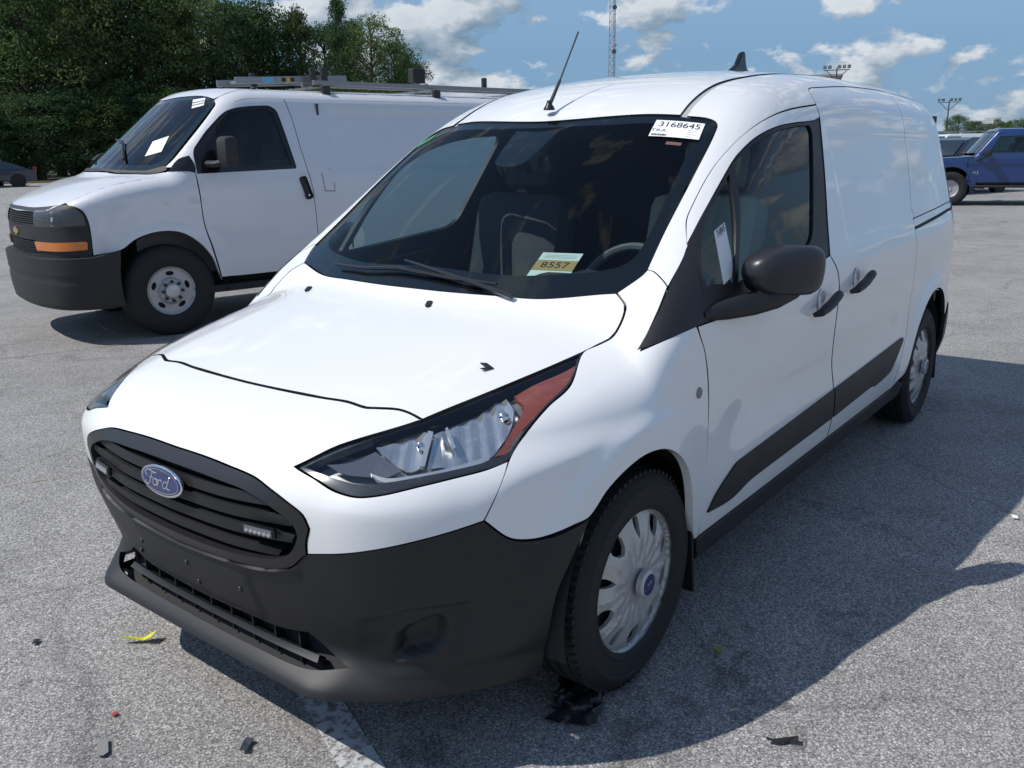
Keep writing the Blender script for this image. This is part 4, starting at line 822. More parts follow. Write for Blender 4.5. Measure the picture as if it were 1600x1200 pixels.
    wS = [(-.10, .83, 1.4), (-.20, .815, 1.47), (-.62, .735, 1.90), (-.64, .68, 1.95)]; wT = [(-.60, .55, 1.97), (-.50, .3, 1.97), (-.44, 0, 1.97)]
    ws = B.panel('windshield', mirror_half([(.255, 0, 1.4), (.20, .4, 1.4), (.05, .70, 1.4)]+wS+wT), TOP, glass('van_windshield', (.60, .74, .74), 1.75), sp=.07, off=-.003, depth=0, gap=.002)
    B.panel('windshield_border', mirror_half([(.255, 0, 1.4), (.20, .4, 1.4), (.05, .70, 1.4)]+wS+wT), TOP, GLOSSB, ws, sp=.06, off=-.006, depth=.002, gap=.002, holes=[mirror_half([(.20, 0, 1.4), (.15, .4, 1.4), (.0, .69, 1.4), (-.11, .775, 1.45), (-.585, .695, 1.9), (-.585, .62, 1.9), (-.45, .3, 1.95), (-.40, 0, 1.95)])])
    dT = [(-.278, .935, 1.517), (-.341, .91, 1.586), (-.53, .86, 1.781), (-.716, .83, 1.925), (-.80, .815, 1.96), (-.90, .81, 1.982), (-1.24, .81, 1.988)]
    dR = [(-1.24, .81, 1.988), (-1.279, .86, 1.81), (-1.316, .94, 1.503), (-1.371, .99, 1.159), (-1.384, 1., .836), (-1.40, .97, .46)]
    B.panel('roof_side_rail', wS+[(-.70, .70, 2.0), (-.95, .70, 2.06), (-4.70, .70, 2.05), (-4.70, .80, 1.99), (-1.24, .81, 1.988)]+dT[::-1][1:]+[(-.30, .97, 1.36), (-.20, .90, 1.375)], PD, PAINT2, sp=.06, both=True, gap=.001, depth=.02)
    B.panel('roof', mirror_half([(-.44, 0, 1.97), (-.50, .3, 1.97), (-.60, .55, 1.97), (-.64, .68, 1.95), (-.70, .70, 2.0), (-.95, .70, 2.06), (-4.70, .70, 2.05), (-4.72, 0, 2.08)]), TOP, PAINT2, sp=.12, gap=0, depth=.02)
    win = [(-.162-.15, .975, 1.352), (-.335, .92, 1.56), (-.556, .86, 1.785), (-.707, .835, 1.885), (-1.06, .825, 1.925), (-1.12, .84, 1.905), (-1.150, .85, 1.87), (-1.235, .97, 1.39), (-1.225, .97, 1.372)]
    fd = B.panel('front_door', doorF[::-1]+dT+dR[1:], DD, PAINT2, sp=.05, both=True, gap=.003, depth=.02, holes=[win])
    B.panel('window_gasket', win, DD, GLOSSB, list(fd), sp=.05, both=True, gap=-.004, depth=.01, off=-.006, holes=[[(-.52, .95, 1.40), (-.55, .88, 1.74), (-.72, .835, 1.855), (-1.05, .83, 1.895), (-1.10, .85, 1.86), (-1.19, .96, 1.405)]])
    B.panel('window_glass', win, DD, glass('van_side_glass', (.22, .28, .28)), list(fd), sp=.08, both=True, gap=-.002, depth=0, off=-.014)
    B.panel('fender_sail', [(-.10, .90, 1.375), (-.30, .97, 1.365), (-.31, .96, 1.40), (-.285, .93, 1.51), (-.20, .87, 1.47)], DD, GLOSSB, list(fen), sp=.05, both=True, gap=.001, depth=.006, off=.004)
    for o_, s in zip(fd, (1, -1)):
        P, N = B.hit(SD, [(-1.30, 1., 1.20)], .004); h = MB().box((0, 0, 0), (.068, .012, .21), bev=.02).build('handle', PLAS, o_, loc=(P[0][0], P[0][1]*s, P[0][2]), rot=(.12*s, .27, 0))
        MB().lathe([(0, .009), (.008, .008), (.009, .002)], n=12, c=(0, 0, -.07)).build('lock', CHROME, h, rot=(0, 0, 0 if s > 0 else math.pi))
    ra = [(-3.43+.50*math.cos(math.radians(t)), 1., .40+.50*math.sin(math.radians(t))) for t in range(180, -1, -15)]
    B.panel('side_panel', dR+[(-2.2, .97, .44)][:1]+ra[::-1]+[(-4.70, .93, .46), (-4.70, .97, 1.0), (-4.70, .94, 1.4), (-4.70, .80, 1.99)], DD, PAINT2, sp=.07, both=True, gap=.003, depth=.02)
    B.panel('panel_seam', [(-1.55, 1., 1.368), (-4.6, 1., 1.368), (-4.6, 1., 1.362), (-1.55, 1., 1.362)], SD, mat('seam_grey', (.35, .35, .36), .6), sp=.1, both=True, gap=0, depth=.001, off=.001)
    for q in ([(-1.47, .99, 1.33), (-1.482, .99, 1.33), (-1.50, .99, 1.16), (-1.488, .99, 1.16)], [(-1.488, .99, 1.172), (-1.60, .99, 1.165), (-1.60, .99, 1.153), (-1.488, .99, 1.16)], [(-1.59, .99, 1.24), (-1.60, .99, 1.24), (-1.60, .99, 1.16), (-1.59, .99, 1.16)]):
        B.panel('sticker_residue', q, SD, mat('residue', (.35, .33, .32), .8, vary=(60, .5)), sp=.03, gap=0, depth=.0005, off=.001)
    RD = Dir((1, 0, 0)); B.panel('rear_doors', [(-4.7, -.80, 1.98), (-4.7, .80, 1.98), (-4.7, .93, 1.1), (-4.7, .90, .46), (-4.7, -.90, .46), (-4.7, -.93, 1.1)], RD, PAINT2, sp=.15)
    MB().box((-4.82, 0, .45), (.16, 1.9, .18), bev=.02).build('rear_bumper', PLAS2, root)
    MB().box((-2.0, 0, .42), (4.6, 1.5, .16)).build('underbody', LINER, root)
    MB().box((-2.2, 0, .36), (4.0, 1.9, .06)).build('rocker', LINER, root)
    MB().prism([(-.05, 1.33), (-.35, 1.33), (-.5, 1.28), (-.5, .5), (.2, .5), (.2, 1.2)], -.80, .80).build('dashboard', CABIN2, root)
    MB().box((-1.55, 0, 1.25), (.02, 1.7, 1.4)).build('bulkhead', CABIN, root)
    for y in (.42, -.42):
        st_ = thing_part('seat', root, (-1.05, y, .7)); MB().box((-.22, 0, .55), (.16, .5, .72), rot=(0, -.2, 0), bev=.06).build('backrest', CABIN2, st_, smooth=True); MB().box((-.33, 0, 1.0), (.1, .26, .18), bev=.04).build('headrest', CABIN2, st_, smooth=True)
    P, N = B.hit(TOP, [(-.02, .60, 1.5), (-.13, .70, 1.5), (-.235, .63, 1.6), (-.125, .53, 1.6)], .002); mk('windshield_paper', P, [(0, 1, 2, 3)], PAPER, root, smooth=False)
    P, N = B.hit(TOP, [(-.475, .58, 1.9), (-.555, .66, 1.9), (-.60, .60, 1.9), (-.525, .50, 1.9)], .002); tg = mk('windshield_tag', P, [(0, 1, 2, 3)], PAPER, root, smooth=False)
    for k in range(2): a, b, c_, d_ = [P[i]+N[i]*.001 for i in range(4)]; u0, u1 = .25+.3*k, .40+.3*k; mk('print_line', [a+(d_-a)*u0, b+(c_-b)*u0, b+(c_-b)*u1, a+(d_-a)*u1], [(0, 1, 2, 3)], mat('grey_ink', (.2, .2, .22), .7), tg, smooth=False)
    P, N = B.hit(TOP, [(.10, .45, 1.4), (-.0, .15, 1.45), (-.02, -.1, 1.45)], .02); MB().tube([tuple(p) for p in P], [.012, .009, .006], 6).build('wiper', TRIM, root)
    P, N = B.hit(TOP, [(.19, -.15, 1.4), (.05, -.45, 1.45), (-.05, -.6, 1.45)], .02); MB().tube([tuple(p) for p in P], [.012, .009, .006], 6).build('wiper', TRIM, root)
    # mirrors
    for s in (1, -1):
        mr = thing_part('mirror', root, (-.52, 1.12*s, 1.53)); MB().box((0, .04*s, 0), (.13, .21, .25), bev=.045).build('mirror_housing', PLAS2, mr, smooth=True)
        MB().tube([(.10, -.17*s, -.10), (.08, -.05*s, -.10), (.0, .02*s, -.08)], [.03, .028, .03], 8).build('mirror_arm', PLAS2, mr, smooth=True)
    MB().prism([(-.05, 0), (.06, 0), (.03, .03), (-.03, .055), (-.05, .05)], -.012, .012).build('roof_antenna', TRIM, root, loc=(-.80, .45, 2.045))
    # wheels
    w = thing_part('wheel', root); R_ = .387; hw = .12
    pr = [(.205, hw-.012), (.23, hw), (.28, hw+.008), (.33, hw+.006), (.365, hw-.008), (.382, hw-.025)]
    MB().lathe(pr+[(R_, hw-.035), (R_, .05), (R_-.008, .046), (R_-.008, .036), (R_, .032), (R_, -.032), (R_-.008, -.036), (R_-.008, -.046), (R_, -.05), (R_, -hw+.035)]+[(a, -b) for a, b in pr[::-1]], n=72).build('tyre', RUBBER, w, smooth=True, ang=35)
    out = [(.205*math.cos(t), .205*math.sin(t)) for t in np.linspace(0, 2*math.pi, 73)[:-1]]; holes = []
    for k in range(5):
        a0 = 2*math.pi*k/5+.35; holes.append([((.148+.020*math.cos(t))*math.cos(a0+.24*math.sin(t)), (.148+.020*math.cos(t))*math.sin(a0+.24*math.sin(t))) for t in np.linspace(0, 2*math.pi, 21)[:-1]])
    plate2('steel_rim', out, holes, .016, lambda x, z: .02*sst(.20, .185, np.hypot(x, z))*-1+.03*sst(.115, .10, np.hypot(x, z)), STEEL, w, depth=.01).location = (0, hw-.01, 0)
    MB().lathe([(0, 0), (.2, 0), (.2, -.06)], n=40).build('brake', LINER, w, loc=(0, hw-.06, 0))
    cp = MB().lathe([(0, .022), (.05, .02), (.062, .012), (.066, 0)], n=32).build('hub_cap', mat('cap_silver', (.52, .52, .52), .4, metal=.4), w, loc=(0, hw+.02, 0), smooth=True)
    for k in range(8):
        a = 2*math.pi*k/8; MB().lathe([(0, .02), (.011, .018), (.014, 0)], n=8, c=(.082*math.cos(a), 0, .082*math.sin(a))).build('lug_nut', PLAS2, w, loc=(0, hw+.018, 0))
    for i, (x, s) in enumerate(((0, 1), (0, -1), (-3.43, 1), (-3.43, -1))):
        q = w if i == 0 else copy_tree(w, root); q.location = (x, s*.83, R_); q.rotation_euler = (0, .3*i, 0 if s > 0 else math.pi)
        MB().lathe([(.49, .17), (.49, -.25), (.05, -.25)], n=40, arc=(-8, 188)).build('wheel_well', LINER, root, loc=(x, s*.80, R_+.02), rot=(0, 0, 0 if s > 0 else math.pi))
    # ladder rack
    rk = thing_part('ladder_rack', root, (0, 0, 0))
    for x in (-1.72, -3.0, -4.3):
        MB().box((x, 0, 2.118), (.04, 1.46, .025)).build('cross_bar', ALU, rk)
        for s in (1, -1): MB().box((x, .72*s, 2.075), (.08, .05, .09), bev=.01).build('bar_foot', TRIM, rk)
    for y, x0, x1, z in ((.66, -1.62, -4.5, 2.150), (.36, -1.66, -4.5, 2.152)):
        MB().box(((x0+x1)/2, y, z), (x0-x1, .04, .042), bev=.006).build('rack_rail', ALU, rk)
    for x, y, h in ((-1.66, .60, .17), (-1.78, .60, .18), (-1.20, .28, .13)):
        MB().box((x, y, 2.115+h/2), (.05, .05, h), rot=(0, .12, 0), bev=.008).build('clamp_post', TRIM, rk)
    MB().box((-3.05, .30, 2.29), (.16, .10, .15), bev=.012).build('clamp_head', PLAS2, rk); MB().box((-3.05, .30, 2.18), (.03, .03, .12)).build('clamp_stem', ALU, rk)
    MB().box((-3.85, .45, 2.22), (.05, .05, .14), bev=.01).build('clamp_post', TRIM, rk)
    # two-section ladder lying on the rack
    ld = thing('ladder', 'aluminium ladder with blue and yellow stickers lying on the work van roof rack', 'ladder', (O[0], O[1], 0), yaw)
    for y in (.50, .08): MB().box((-1.50, y, 2.182), (1.15, .028, .062), rot=(0, .05, 0), bev=.006).build('side_rail', ALU, ld)
    for k in range(4): MB().tube([(-1.05-.28*k, .50, 2.16+.014*k), (-1.05-.28*k, .08, 2.16+.014*k)], .014, 8).build('rung', ALU, ld)
    MB().box((-1.24, .516, 2.170), (.11, .004, .045), rot=(0, .05, 0)).build('blue_sticker', mat('blue_sticker', (.10, .38, .55), .5), ld)
    for k, m_ in enumerate((TRIM, mat('yellow_sticker', (.62, .36, .02), .5), TRIM)): MB().box((-1.40-.045*k, .516, 2.177+.002*k), (.04, .004, .035), rot=(0, .05, 0)).build('stripe_sticker', m_, ld)
build_big_van()
# ================================================================== blue off-roader beside the row
def build_suv():
    yaw = math.radians(-70); lf = np.array([-math.sin(yaw), math.cos(yaw)]); g = gpix(1479, 321); O = g[:2]-.80*lf
    root = thing('off_road_pickup', 'blue boxy off-road truck with black fender flares and side steps', 'truck', (O[0], O[1], 0), yaw)
    BL = mat('blue_paint', (.002, .030, .135), .35, metal=.1, coat=1., vary=(3, .05))
    def f(P):
        x, y, z = P[..., 0], P[..., 1], P[..., 2]; a = np.abs(y)
        side = a-(.91-.03*np.maximum(0, .7-z)-.16*np.maximum(0, z-1.22)); fr = x-(.72-.10*(a/.9)**3-.12*np.maximum(z-1., 0)); hd = z-(1.20-.05*np.maximum(x+.3, 0)-.02*a**2)
        low = smax(smax(side, fr, .10), hd, .07); cab = smax(smax(side, (x-(-.42-(z-1.2)*.80-.10*a*a))*.75, .06), z-(1.86-.03*a*a), .08); cab = np.maximum(cab, 1.0-z)
        rear = -4.0-x; return np.maximum(smin(smax(low, rear, .08), smax(cab, -3.2-x, .06), .03), .45-z)
    B = Body(f, root); SD = Side(); TOP = Top(); FD = Dir((-.3, -.85, -.4)); PD = Dir((-.1, -.7, -.7))
    ar = lambda cx, r, a, b: [(cx+r*math.cos(math.radians(t)), .9, .47+r*math.sin(math.radians(t))) for t in np.linspace(a, b, 9)]
    B.panel('fender', [(.66, .85, 1.12), (-.36, .88, 1.16), (-.36, .9, .56), (-.44, .9, .50)]+ar(0, .48, 175, 15)+[(.62, .8, .6)], FD, BL, sp=.08, both=True)
    B.panel('hood', mirror_half([(.68, 0, 1.15), (.62, .6, 1.15), (.58, .82, 1.14), (-.36, .86, 1.2), (-.45, .7, 1.2), (-.42, 0, 1.2)]), TOP, BL, sp=.1)
    w1 = [(-.80, .9, 1.27), (-1.02, .86, 1.66), (-1.80, .86, 1.68), (-1.84, .9, 1.27)]; w2 = [(-2.05, .9, 1.27), (-2.05, .86, 1.68), (-2.75, .86, 1.68), (-2.85, .9, 1.27)]
    fd = B.panel('front_door', [(-.365, .9, .56), (-.365, .9, 1.17), (-.62, .88, 1.30), (-.93, .83, 1.74), (-1.93, .83, 1.76), (-1.94, .9, .56)], SD, BL, sp=.08, both=True, gap=.006, holes=[w1])
    rd = B.panel('rear_door', [(-1.95, .9, .56), (-1.94, .83, 1.76), (-2.9, .83, 1.75), (-3.0, .9, 1.2), (-2.5, .9, .85), (-2.35, .9, .56)], SD, BL, sp=.08, both=True, gap=.006, holes=[w2])
    B.panel('bed_side', [(-2.9, .83, 1.75), (-3.17, .83, 1.75), (-3.18, .9, 1.2), (-3.95, .9, 1.18), (-3.95, .9, .56)]+ar(-2.85, .48, 185, 5)[::1]+[(-2.36, .9, .56), (-2.5, .9, .85), (-3.0, .9, 1.2)], SD, BL, sp=.1, both=True)
    G = glass('truck_glass', (.40, .52, .50)); B.panel('window_glass', w1, SD, G, list(fd), sp=.2, both=True, gap=-.01, depth=0, off=-.012); B.panel('window_glass', w2, SD, G, list(rd), sp=.2, both=True, gap=-.01, depth=0, off=-.012)
    B.panel('window_gasket', [(q[0], q[1], q[2]) for q in w1], SD, TRIM, list(fd), sp=.1, both=True, gap=-.012, depth=.004, off=-.008, holes=[[(-.87, .9, 1.30), (-1.05, .86, 1.63), (-1.77, .86, 1.645), (-1.80, .9, 1.30)]])
    ws = mirror_half([(-.47, 0, 1.22), (-.53, .74, 1.22), (-.92, .70, 1.72), (-.88, 0, 1.76)]); B.panel('windshield', ws, TOP, G, sp=.1, depth=0, off=-.004)
    B.panel('pillar', [(-.53, .74, 1.22), (-.92, .70, 1.72), (-.98, .72, 1.83), (-3.15, .72, 1.83), (-3.15, .83, 1.755), (-.93, .83, 1.745), (-.62, .88, 1.305), (-.365, .89, 1.18), (-.45, .80, 1.2)], PD, BL, sp=.1, both=True, gap=0)
    B.panel('roof', mirror_half([(-.89, 0, 1.78), (-.93, .70, 1.73), (-.98, .72, 1.83), (-3.15, .72, 1.83), (-3.15, 0, 1.85)]), TOP, BL, sp=.15, gap=0)
    for s in (1, -1):
        for cx in (0, -2.85): B.panel('fender_flare', [(q[0], .9*s, q[2]) for q in ar(cx, .48, 190, -5)+ar(cx, .585, -5, 190)], Dir((0, -1, 0)) if s > 0 else Dir((0, 1, 0)), BL if cx == 0 else BL, sp=.05, off=.05, depth=.06, gap=0)
        MB().box((-1.42, .93*s, .47), (1.95, .16, .06), bev=.02).build('side_step', PLAS2, root); MB().box((-1.42, .84*s, .56), (2.0, .06, .10), bev=.02).build('rocker', PLAS2, root)
        for x in (-.8, -1.4, -2.0): MB().box((x, .80*s, .49), (.05, .2, .04)).build('step_bracket', PLAS2, root)
        mr = thing_part('mirror', root, (-.75, 1.04*s, 1.26)); MB().box((0, .06*s, .02), (.14, .26, .17), bev=.03).build('mirror_housing', PLAS2, mr, smooth=True); MB().tube([(.20, -.15*s, -.16), (.1, -.04*s, -.10), (.0, .04*s, -.03)], .03, 8).build('mirror_arm', PLAS2, mr)
        for x, p in ((-1.72, fd), (-2.4, rd)): MB().box((x, .915*s, 1.15), (.28, .04, .045), bev=.012).build('handle', PLAS2, p[0 if s > 0 else 1])
        me = text_mesh('H3', .10, .004, space=1.3); o_ = link('door_lettering', me, fd[0 if s > 0 else 1], (-.55, .912*s, .80)); me.materials.clear(); me.materials.append(CHROME); o_.rotation_euler = (math.pi/2, 0, math.pi if s > 0 else 0)
    MB().box((-.1, 0, .6), (1.5, 1.1, .4)).box((-2.2, 0, .58), (3.4, 1.3, .25)).build('chassis', LINER, root)
    MB().box((-1.2, 0, 1.1), (.02, 1.5, .3)).box((-.75, 0, 1.05), (.4, 1.5, .3)).build('dashboard', CABIN, root)
    for y in (.38, -.38): MB().box((-1.55, y, 1.15), (.18, .5, .7), rot=(0, -.2, 0), bev=.06).box((-1.66, y, 1.58), (.1, .26, .18), bev=.03).build('seat', CABIN2, root)
    MB().box((-3.12, 0, 1.4), (.02, 1.4, .5)).build('rear_window', GLOSSB, root)
    B.panel('grille', [(.7, -.7, .75), (.7, .7, .75), (.7, .7, 1.05), (.7, -.7, 1.05)], Dir((-1, 0, 0)), CHROME, sp=.15, off=.01); MB().box((.78, 0, .58), (.14, 1.7, .2), bev=.03).build('front_bumper', PLAS2, root)
    w = thing_part('wheel', root); R_ = .42
    MB().lathe([(.215, .10), (.25, .13), (.36, .135), (.40, .12), (R_, .10), (R_, -.10), (.40, -.12), (.25, -.13)], n=40).build('tyre', RUBBER, w, smooth=True); MB().lathe([(0, .06), (.06, .07), (.08, .05), (.19, .06), (.215, .10)], n=40).build('rim', STEEL, w, smooth=True)
    for k in range(36):
        pass
    for i, (x, s) in enumerate(((0, 1), (0, -1), (-2.85, 1), (-2.85, -1))):
        q = w if i == 0 else copy_tree(w, root); q.location = (x, s*.80, R_); q.rotation_euler = (0, .2, 0 if s > 0 else math.pi)
        MB().lathe([(.475, .08), (.475, -.25), (.05, -.25)], n=32).build('wheel_well', LINER, root, loc=(x, s*.8, .47), rot=(0, 0, 0 if s > 0 else math.pi))
build_suv()
# ================================================================== smaller vehicles further off
def far_vehicle(name, label, cat, loc, rz, paint, kind='suv', group=None, rack=False):
    """parked vehicle: pressed body, glazed cabin, wheels, lamps"""
    root = thing(name, label, cat, tuple(loc), rz, group); G = MATS.get('far_glass') or mat('far_glass', (.012, .016, .018), .06, coat=1.)
    if kind == 'van': L_, W_, H_ = 5.4, 1.98, 2.12; lower = [(-2.7, .40), (2.55, .40), (2.70, .55), (2.68, .95), (2.60, 1.12), (1.75, 1.36), (-2.7, 1.36)]; cabin = [(-2.7, 1.36), (1.75, 1.36), (1.15, 2.02), (.95, 2.10), (-2.62, 2.12), (-2.7, 2.05)]; wx = (1.75, -1.7); win = [(1.62, 1.42), (1.12, 1.96), (.25, 1.96), (.25, 1.42)]; wins = [win]
    elif kind == 'pickup': L_, W_, H_ = 5.7, 1.98, 1.88; lower = [(-2.85, .55), (2.7, .55), (2.82, .7), (2.78, 1.05), (2.65, 1.18), (1.30, 1.24), (-2.85, 1.22)]; cabin = [(-1.05, 1.22), (1.30, 1.24), (.55, 1.82), (.35, 1.88), (-.75, 1.88), (-.95, 1.80)]; wx = (1.75, -1.85); wins = [[(1.12, 1.28), (.55, 1.76), (.10, 1.77), (.10, 1.28)], [(.02, 1.28), (.02, 1.77), (-.72, 1.77), (-.88, 1.28)]]
    elif kind == 'sedan': L_, W_, H_ = 4.6, 1.8, 1.45; lower = [(-2.3, .32), (2.2, .32), (2.3, .5), (2.25, .72), (1.2, .95), (-1.9, 1.0), (-2.3, .92)]; cabin = [(-1.95, .99), (1.2, .95), (.45, 1.38), (.1, 1.45), (-.7, 1.44), (-1.4, 1.22)]; wx = (1.42, -1.35); wins = [[(.98, .99), (.40, 1.33), (-.18, 1.38), (-.18, 1.0)], [(-.26, 1.0), (-.26, 1.38), (-.75, 1.36), (-1.35, 1.12), (-1.45, 1.02)]]
    else: L_, W_, H_ = 4.7, 1.88, 1.72; lower = [(-2.3, .38), (2.2, .38), (2.33, .55), (2.28, .92), (1.25, 1.10), (-2.3, 1.12), (-2.36, .6)]; cabin = [(-2.28, 1.12), (1.25, 1.10), (.45, 1.62), (.1, 1.70), (-1.9, 1.70), (-2.15, 1.5)]; wx = (1.45, -1.35); wins = [[(1.02, 1.14), (.42, 1.57), (-.15, 1.62), (-.15, 1.15)], [(-.23, 1.15), (-.23, 1.62), (-1.1, 1.62), (-1.1, 1.15)], [(-1.18, 1.15), (-1.18, 1.62), (-1.85, 1.60), (-2.05, 1.2)]]
    MB().prism(lower, -W_/2, W_/2).build('body', paint, root, bev=.07)
    def taper(z): return W_/2-.02-(z-cabin[0][1])*.22
    def cab(poly, name, m, par, dy=0., both=True):
        bm = MB(); A = [bm.bm.verts.new((x, taper(z)+dy, z)) for x, z in poly]; Bq = [bm.bm.verts.new((x, -taper(z)-dy, z)) for x, z in poly]; n = len(poly); bm.bm.faces.new(A); bm.bm.faces.new(Bq[::-1])
        for k in range(n): bm.bm.faces.new((A[k], Bq[k], Bq[(k+1) % n], A[(k+1) % n]))
        return bm.build(name, m, par, bev=.04 if dy == 0 else 0)
    cb = cab(cabin, 'cabin', paint, root)
    for s in (1, -1):
        for wn in wins:
            bm = MB(); bm.quad([(x, (taper(z)+.006)*s, z) for x, z in wn][:4]) if len(wn) == 4 else bm.bm.faces.new([bm.bm.verts.new((x, (taper(z)+.006)*s, z)) for x, z in wn]); bm.build('window', G, cb)
        MB().box((1.0 if kind != 'van' else 1.35, (W_/2+.10)*s, cabin[1][1]+.10), (.14, .20, .15), bev=.04).build('mirror', TRIM, root)
        MB().box((L_/2-.06 if kind != 'sedan' else L_/2-.10, (W_/2-.26)*s, lower[3][1]-.10), (.12, .36, .15), bev=.03).build('headlight', mat('far_lamp', (.55, .57, .6), .1, coat=1.), root)
        MB().box((-L_/2-.0, (W_/2-.12)*s, .95), (.06, .16, .35), bev=.02).build('tail_lamp', mat('tail_lamp_red', (.35, .01, .01), .15, coat=1.), root)
        for x in (wx[0]-1.0, wx[0]-2.0): MB().box((x, (W_/2+.006)*s, cabin[0][1]-.16), (.18, .03, .035)).build('handle', TRIM, root)
        for x in wx:
            w = thing_part('wheel', root, (x, s*(W_/2-.12), .34), (0, 0, 0 if s > 0 else math.pi)); MB().lathe([(.20, .10), (.24, .13), (.31, .13), (.34, .10), (.34, -.10)], n=28).build('tyre', RUBBER, w, smooth=True); MB().lathe([(0, .09), (.07, .10), (.17, .08), (.20, .10)], n=24).build('rim', STEEL, w, smooth=True)
            MB().lathe([(.0, .012), (.40, .012), (.40, -.03)], n=28).build('wheel_arch', LINER, root, loc=(x, s*(W_/2-.006), .36), rot=(0, 0, 0 if s > 0 else math.pi))
    a, b = (cabin[1], cabin[2]); t0, t1 = .10, .92; q0 = (a[0]+(b[0]-a[0])*t0, a[1]+(b[1]-a[1])*t0); q1 = (a[0]+(b[0]-a[0])*t1, a[1]+(b[1]-a[1])*t1)
    MB().quad([(q0[0]+.03, taper(q0[1])-.08, q0[1]+.02), (q0[0]+.03, -taper(q0[1])+.08, q0[1]+.02), (q1[0]+.03, -taper(q1[1])+.08, q1[1]+.02), (q1[0]+.03, taper(q1[1])-.08, q1[1]+.02)]).build('windshield', G, cb)
    MB().box((L_/2-.02, 0, lower[3][1]-.14), (.08, W_*.5, .22), bev=.02).build('grille', PLAS2, root); MB().box((L_/2-.03, 0, lower[0][1]+.10), (.16, W_*.96, .22), bev=.04).build('front_bumper', PLAS2 if kind in ('van', 'pickup') else paint, root)
    if rack:
        rk = thing_part('roof_rack', root, (0, 0, H_))
        for x in (.6, -.8, -2.2): MB().box((x, 0, .09), (.05, W_*.8, .04)).build('cross_bar', ALU, rk)
        for y in (.6, -.6): MB().box((-.8, y, .13), (3.2, .05, .05)).build('rack_rail', ALU, rk); MB().box((-.8, y, .03), (.05, .05, .10)).build('rack_foot', ALU, rk)
    return root
WP = mat('far_white', (.72, .73, .74), .35, coat=1.); DK = mat('far_dark', (.012, .014, .018), .3, coat=1.); DB = mat('far_navy', (.014, .022, .045), .3, coat=1.); GP = mat('far_silver', (.42, .43, .44), .35, metal=.5, coat=1.)
yawr = math.radians(-52)
p = gpix(-16, 294); far_vehicle('parked_sedan', 'small dark sedan parked before the woods beyond the work van', 'car', (p[0]-.5, p[1]-1.0, 0), math.radians(-20), DB, 'sedan')
p = far(-42, 60.); far_vehicle('parked_van', 'white van parked beyond the small dark sedan', 'van', p, math.radians(60), WP, 'van')
for px_, dist, rz_, pt, kd, nm, lb, ct, rk in (
    (1486, 31.5, -20, DK, 'suv', 'parked_suv', 'dark hatchback with its windshield showing, right behind the blue truck hood', 'car', False),
    (1512, 37.5, -30, DB, 'suv', 'parked_suv', 'dark SUV with sunlit side glass between the dark hatchback and the white vans', 'car', False),
    (1492, 62, -45, WP, 'van', 'parked_van', 'white van with roof rack, first of the far row', 'van', True),
    (1524, 66, -48, WP, 'pickup', 'parked_pickup', 'white pickup with dark windows in the far row', 'pickup', False),
    (1560, 72, -52, DK, 'suv', 'parked_suv', 'black SUV in the far row beyond the blue truck roof', 'car', False),
    (1592, 74, -52, WP, 'pickup', 'parked_pickup', 'white pickup at the end of the far row beyond the black SUV', 'pickup', False),
    (1536, 92, -50, GP, 'van', 'parked_van', 'silver van standing behind the far row of vehicles', 'van', False)):
    far_vehicle(nm, lb, ct, far(px_, dist), math.radians(rz_), pt, kd, None, rk)
# ================================================================== trees
def foliage(name, c0, c1):
    m = bpy.data.materials.new(name); m.use_nodes = True; nt = m.node_tree; b = nt.nodes['Principled BSDF']; N = nt.nodes.new; L = nt.links.new
    oi = N('ShaderNodeObjectInfo'); tc = N('ShaderNodeTexCoord'); n = N('ShaderNodeTexNoise'); n.inputs['Scale'].default_value = .9; n.inputs['Detail'].default_value = 5; L(tc.outputs['Object'], n.inputs['Vector'])
    r = N('ShaderNodeMapRange'); r.inputs['From Min'].default_value = .3; r.inputs['From Max'].default_value = .7; L(n.outputs[0], r.inputs['Value'])
    mx = N('ShaderNodeMix'); mx.data_type = 'RGBA'; mx.inputs[6].default_value = (*c0, 1); mx.inputs[7].default_value = (*c1, 1); L(r.outputs[0], mx.inputs[0])
    hs = N('ShaderNodeHueSaturation'); vr = N('ShaderNodeMapRange'); vr.inputs['To Min'].default_value = .75; vr.inputs['To Max'].default_value = 1.25; L(oi.outputs['Random'], vr.inputs['Value']); L(vr.outputs[0], hs.inputs['Value']); L(mx.outputs[2], hs.inputs['Color']); L(hs.outputs[0], b.inputs['Base Color'])
    b.inputs['Roughness'].default_value = .6; b.inputs['Specular IOR Level'].default_value = .25
    tr = N('ShaderNodeBsdfTranslucent'); L(hs.outputs[0], tr.inputs[0]); ms = N('ShaderNodeMixShader'); ms.inputs[0].default_value = .38; o = nt.nodes['Material Output']; L(b.outputs[0], ms.inputs[1]); L(tr.outputs[0], ms.inputs[2]); L(ms.outputs[0], o.inputs[0]); return m
FOL = [foliage('leaves_broad', (.040, .086, .030), (.120, .200, .058)), foliage('leaves_deep', (.028, .072, .032), (.080, .150, .050)), foliage('leaves_olive', (.060, .100, .032), (.145, .195, .060))]
BARK = mat('bark', (.085, .066, .050), .9, vary=(6, .3), bump=(30, .6, .02))
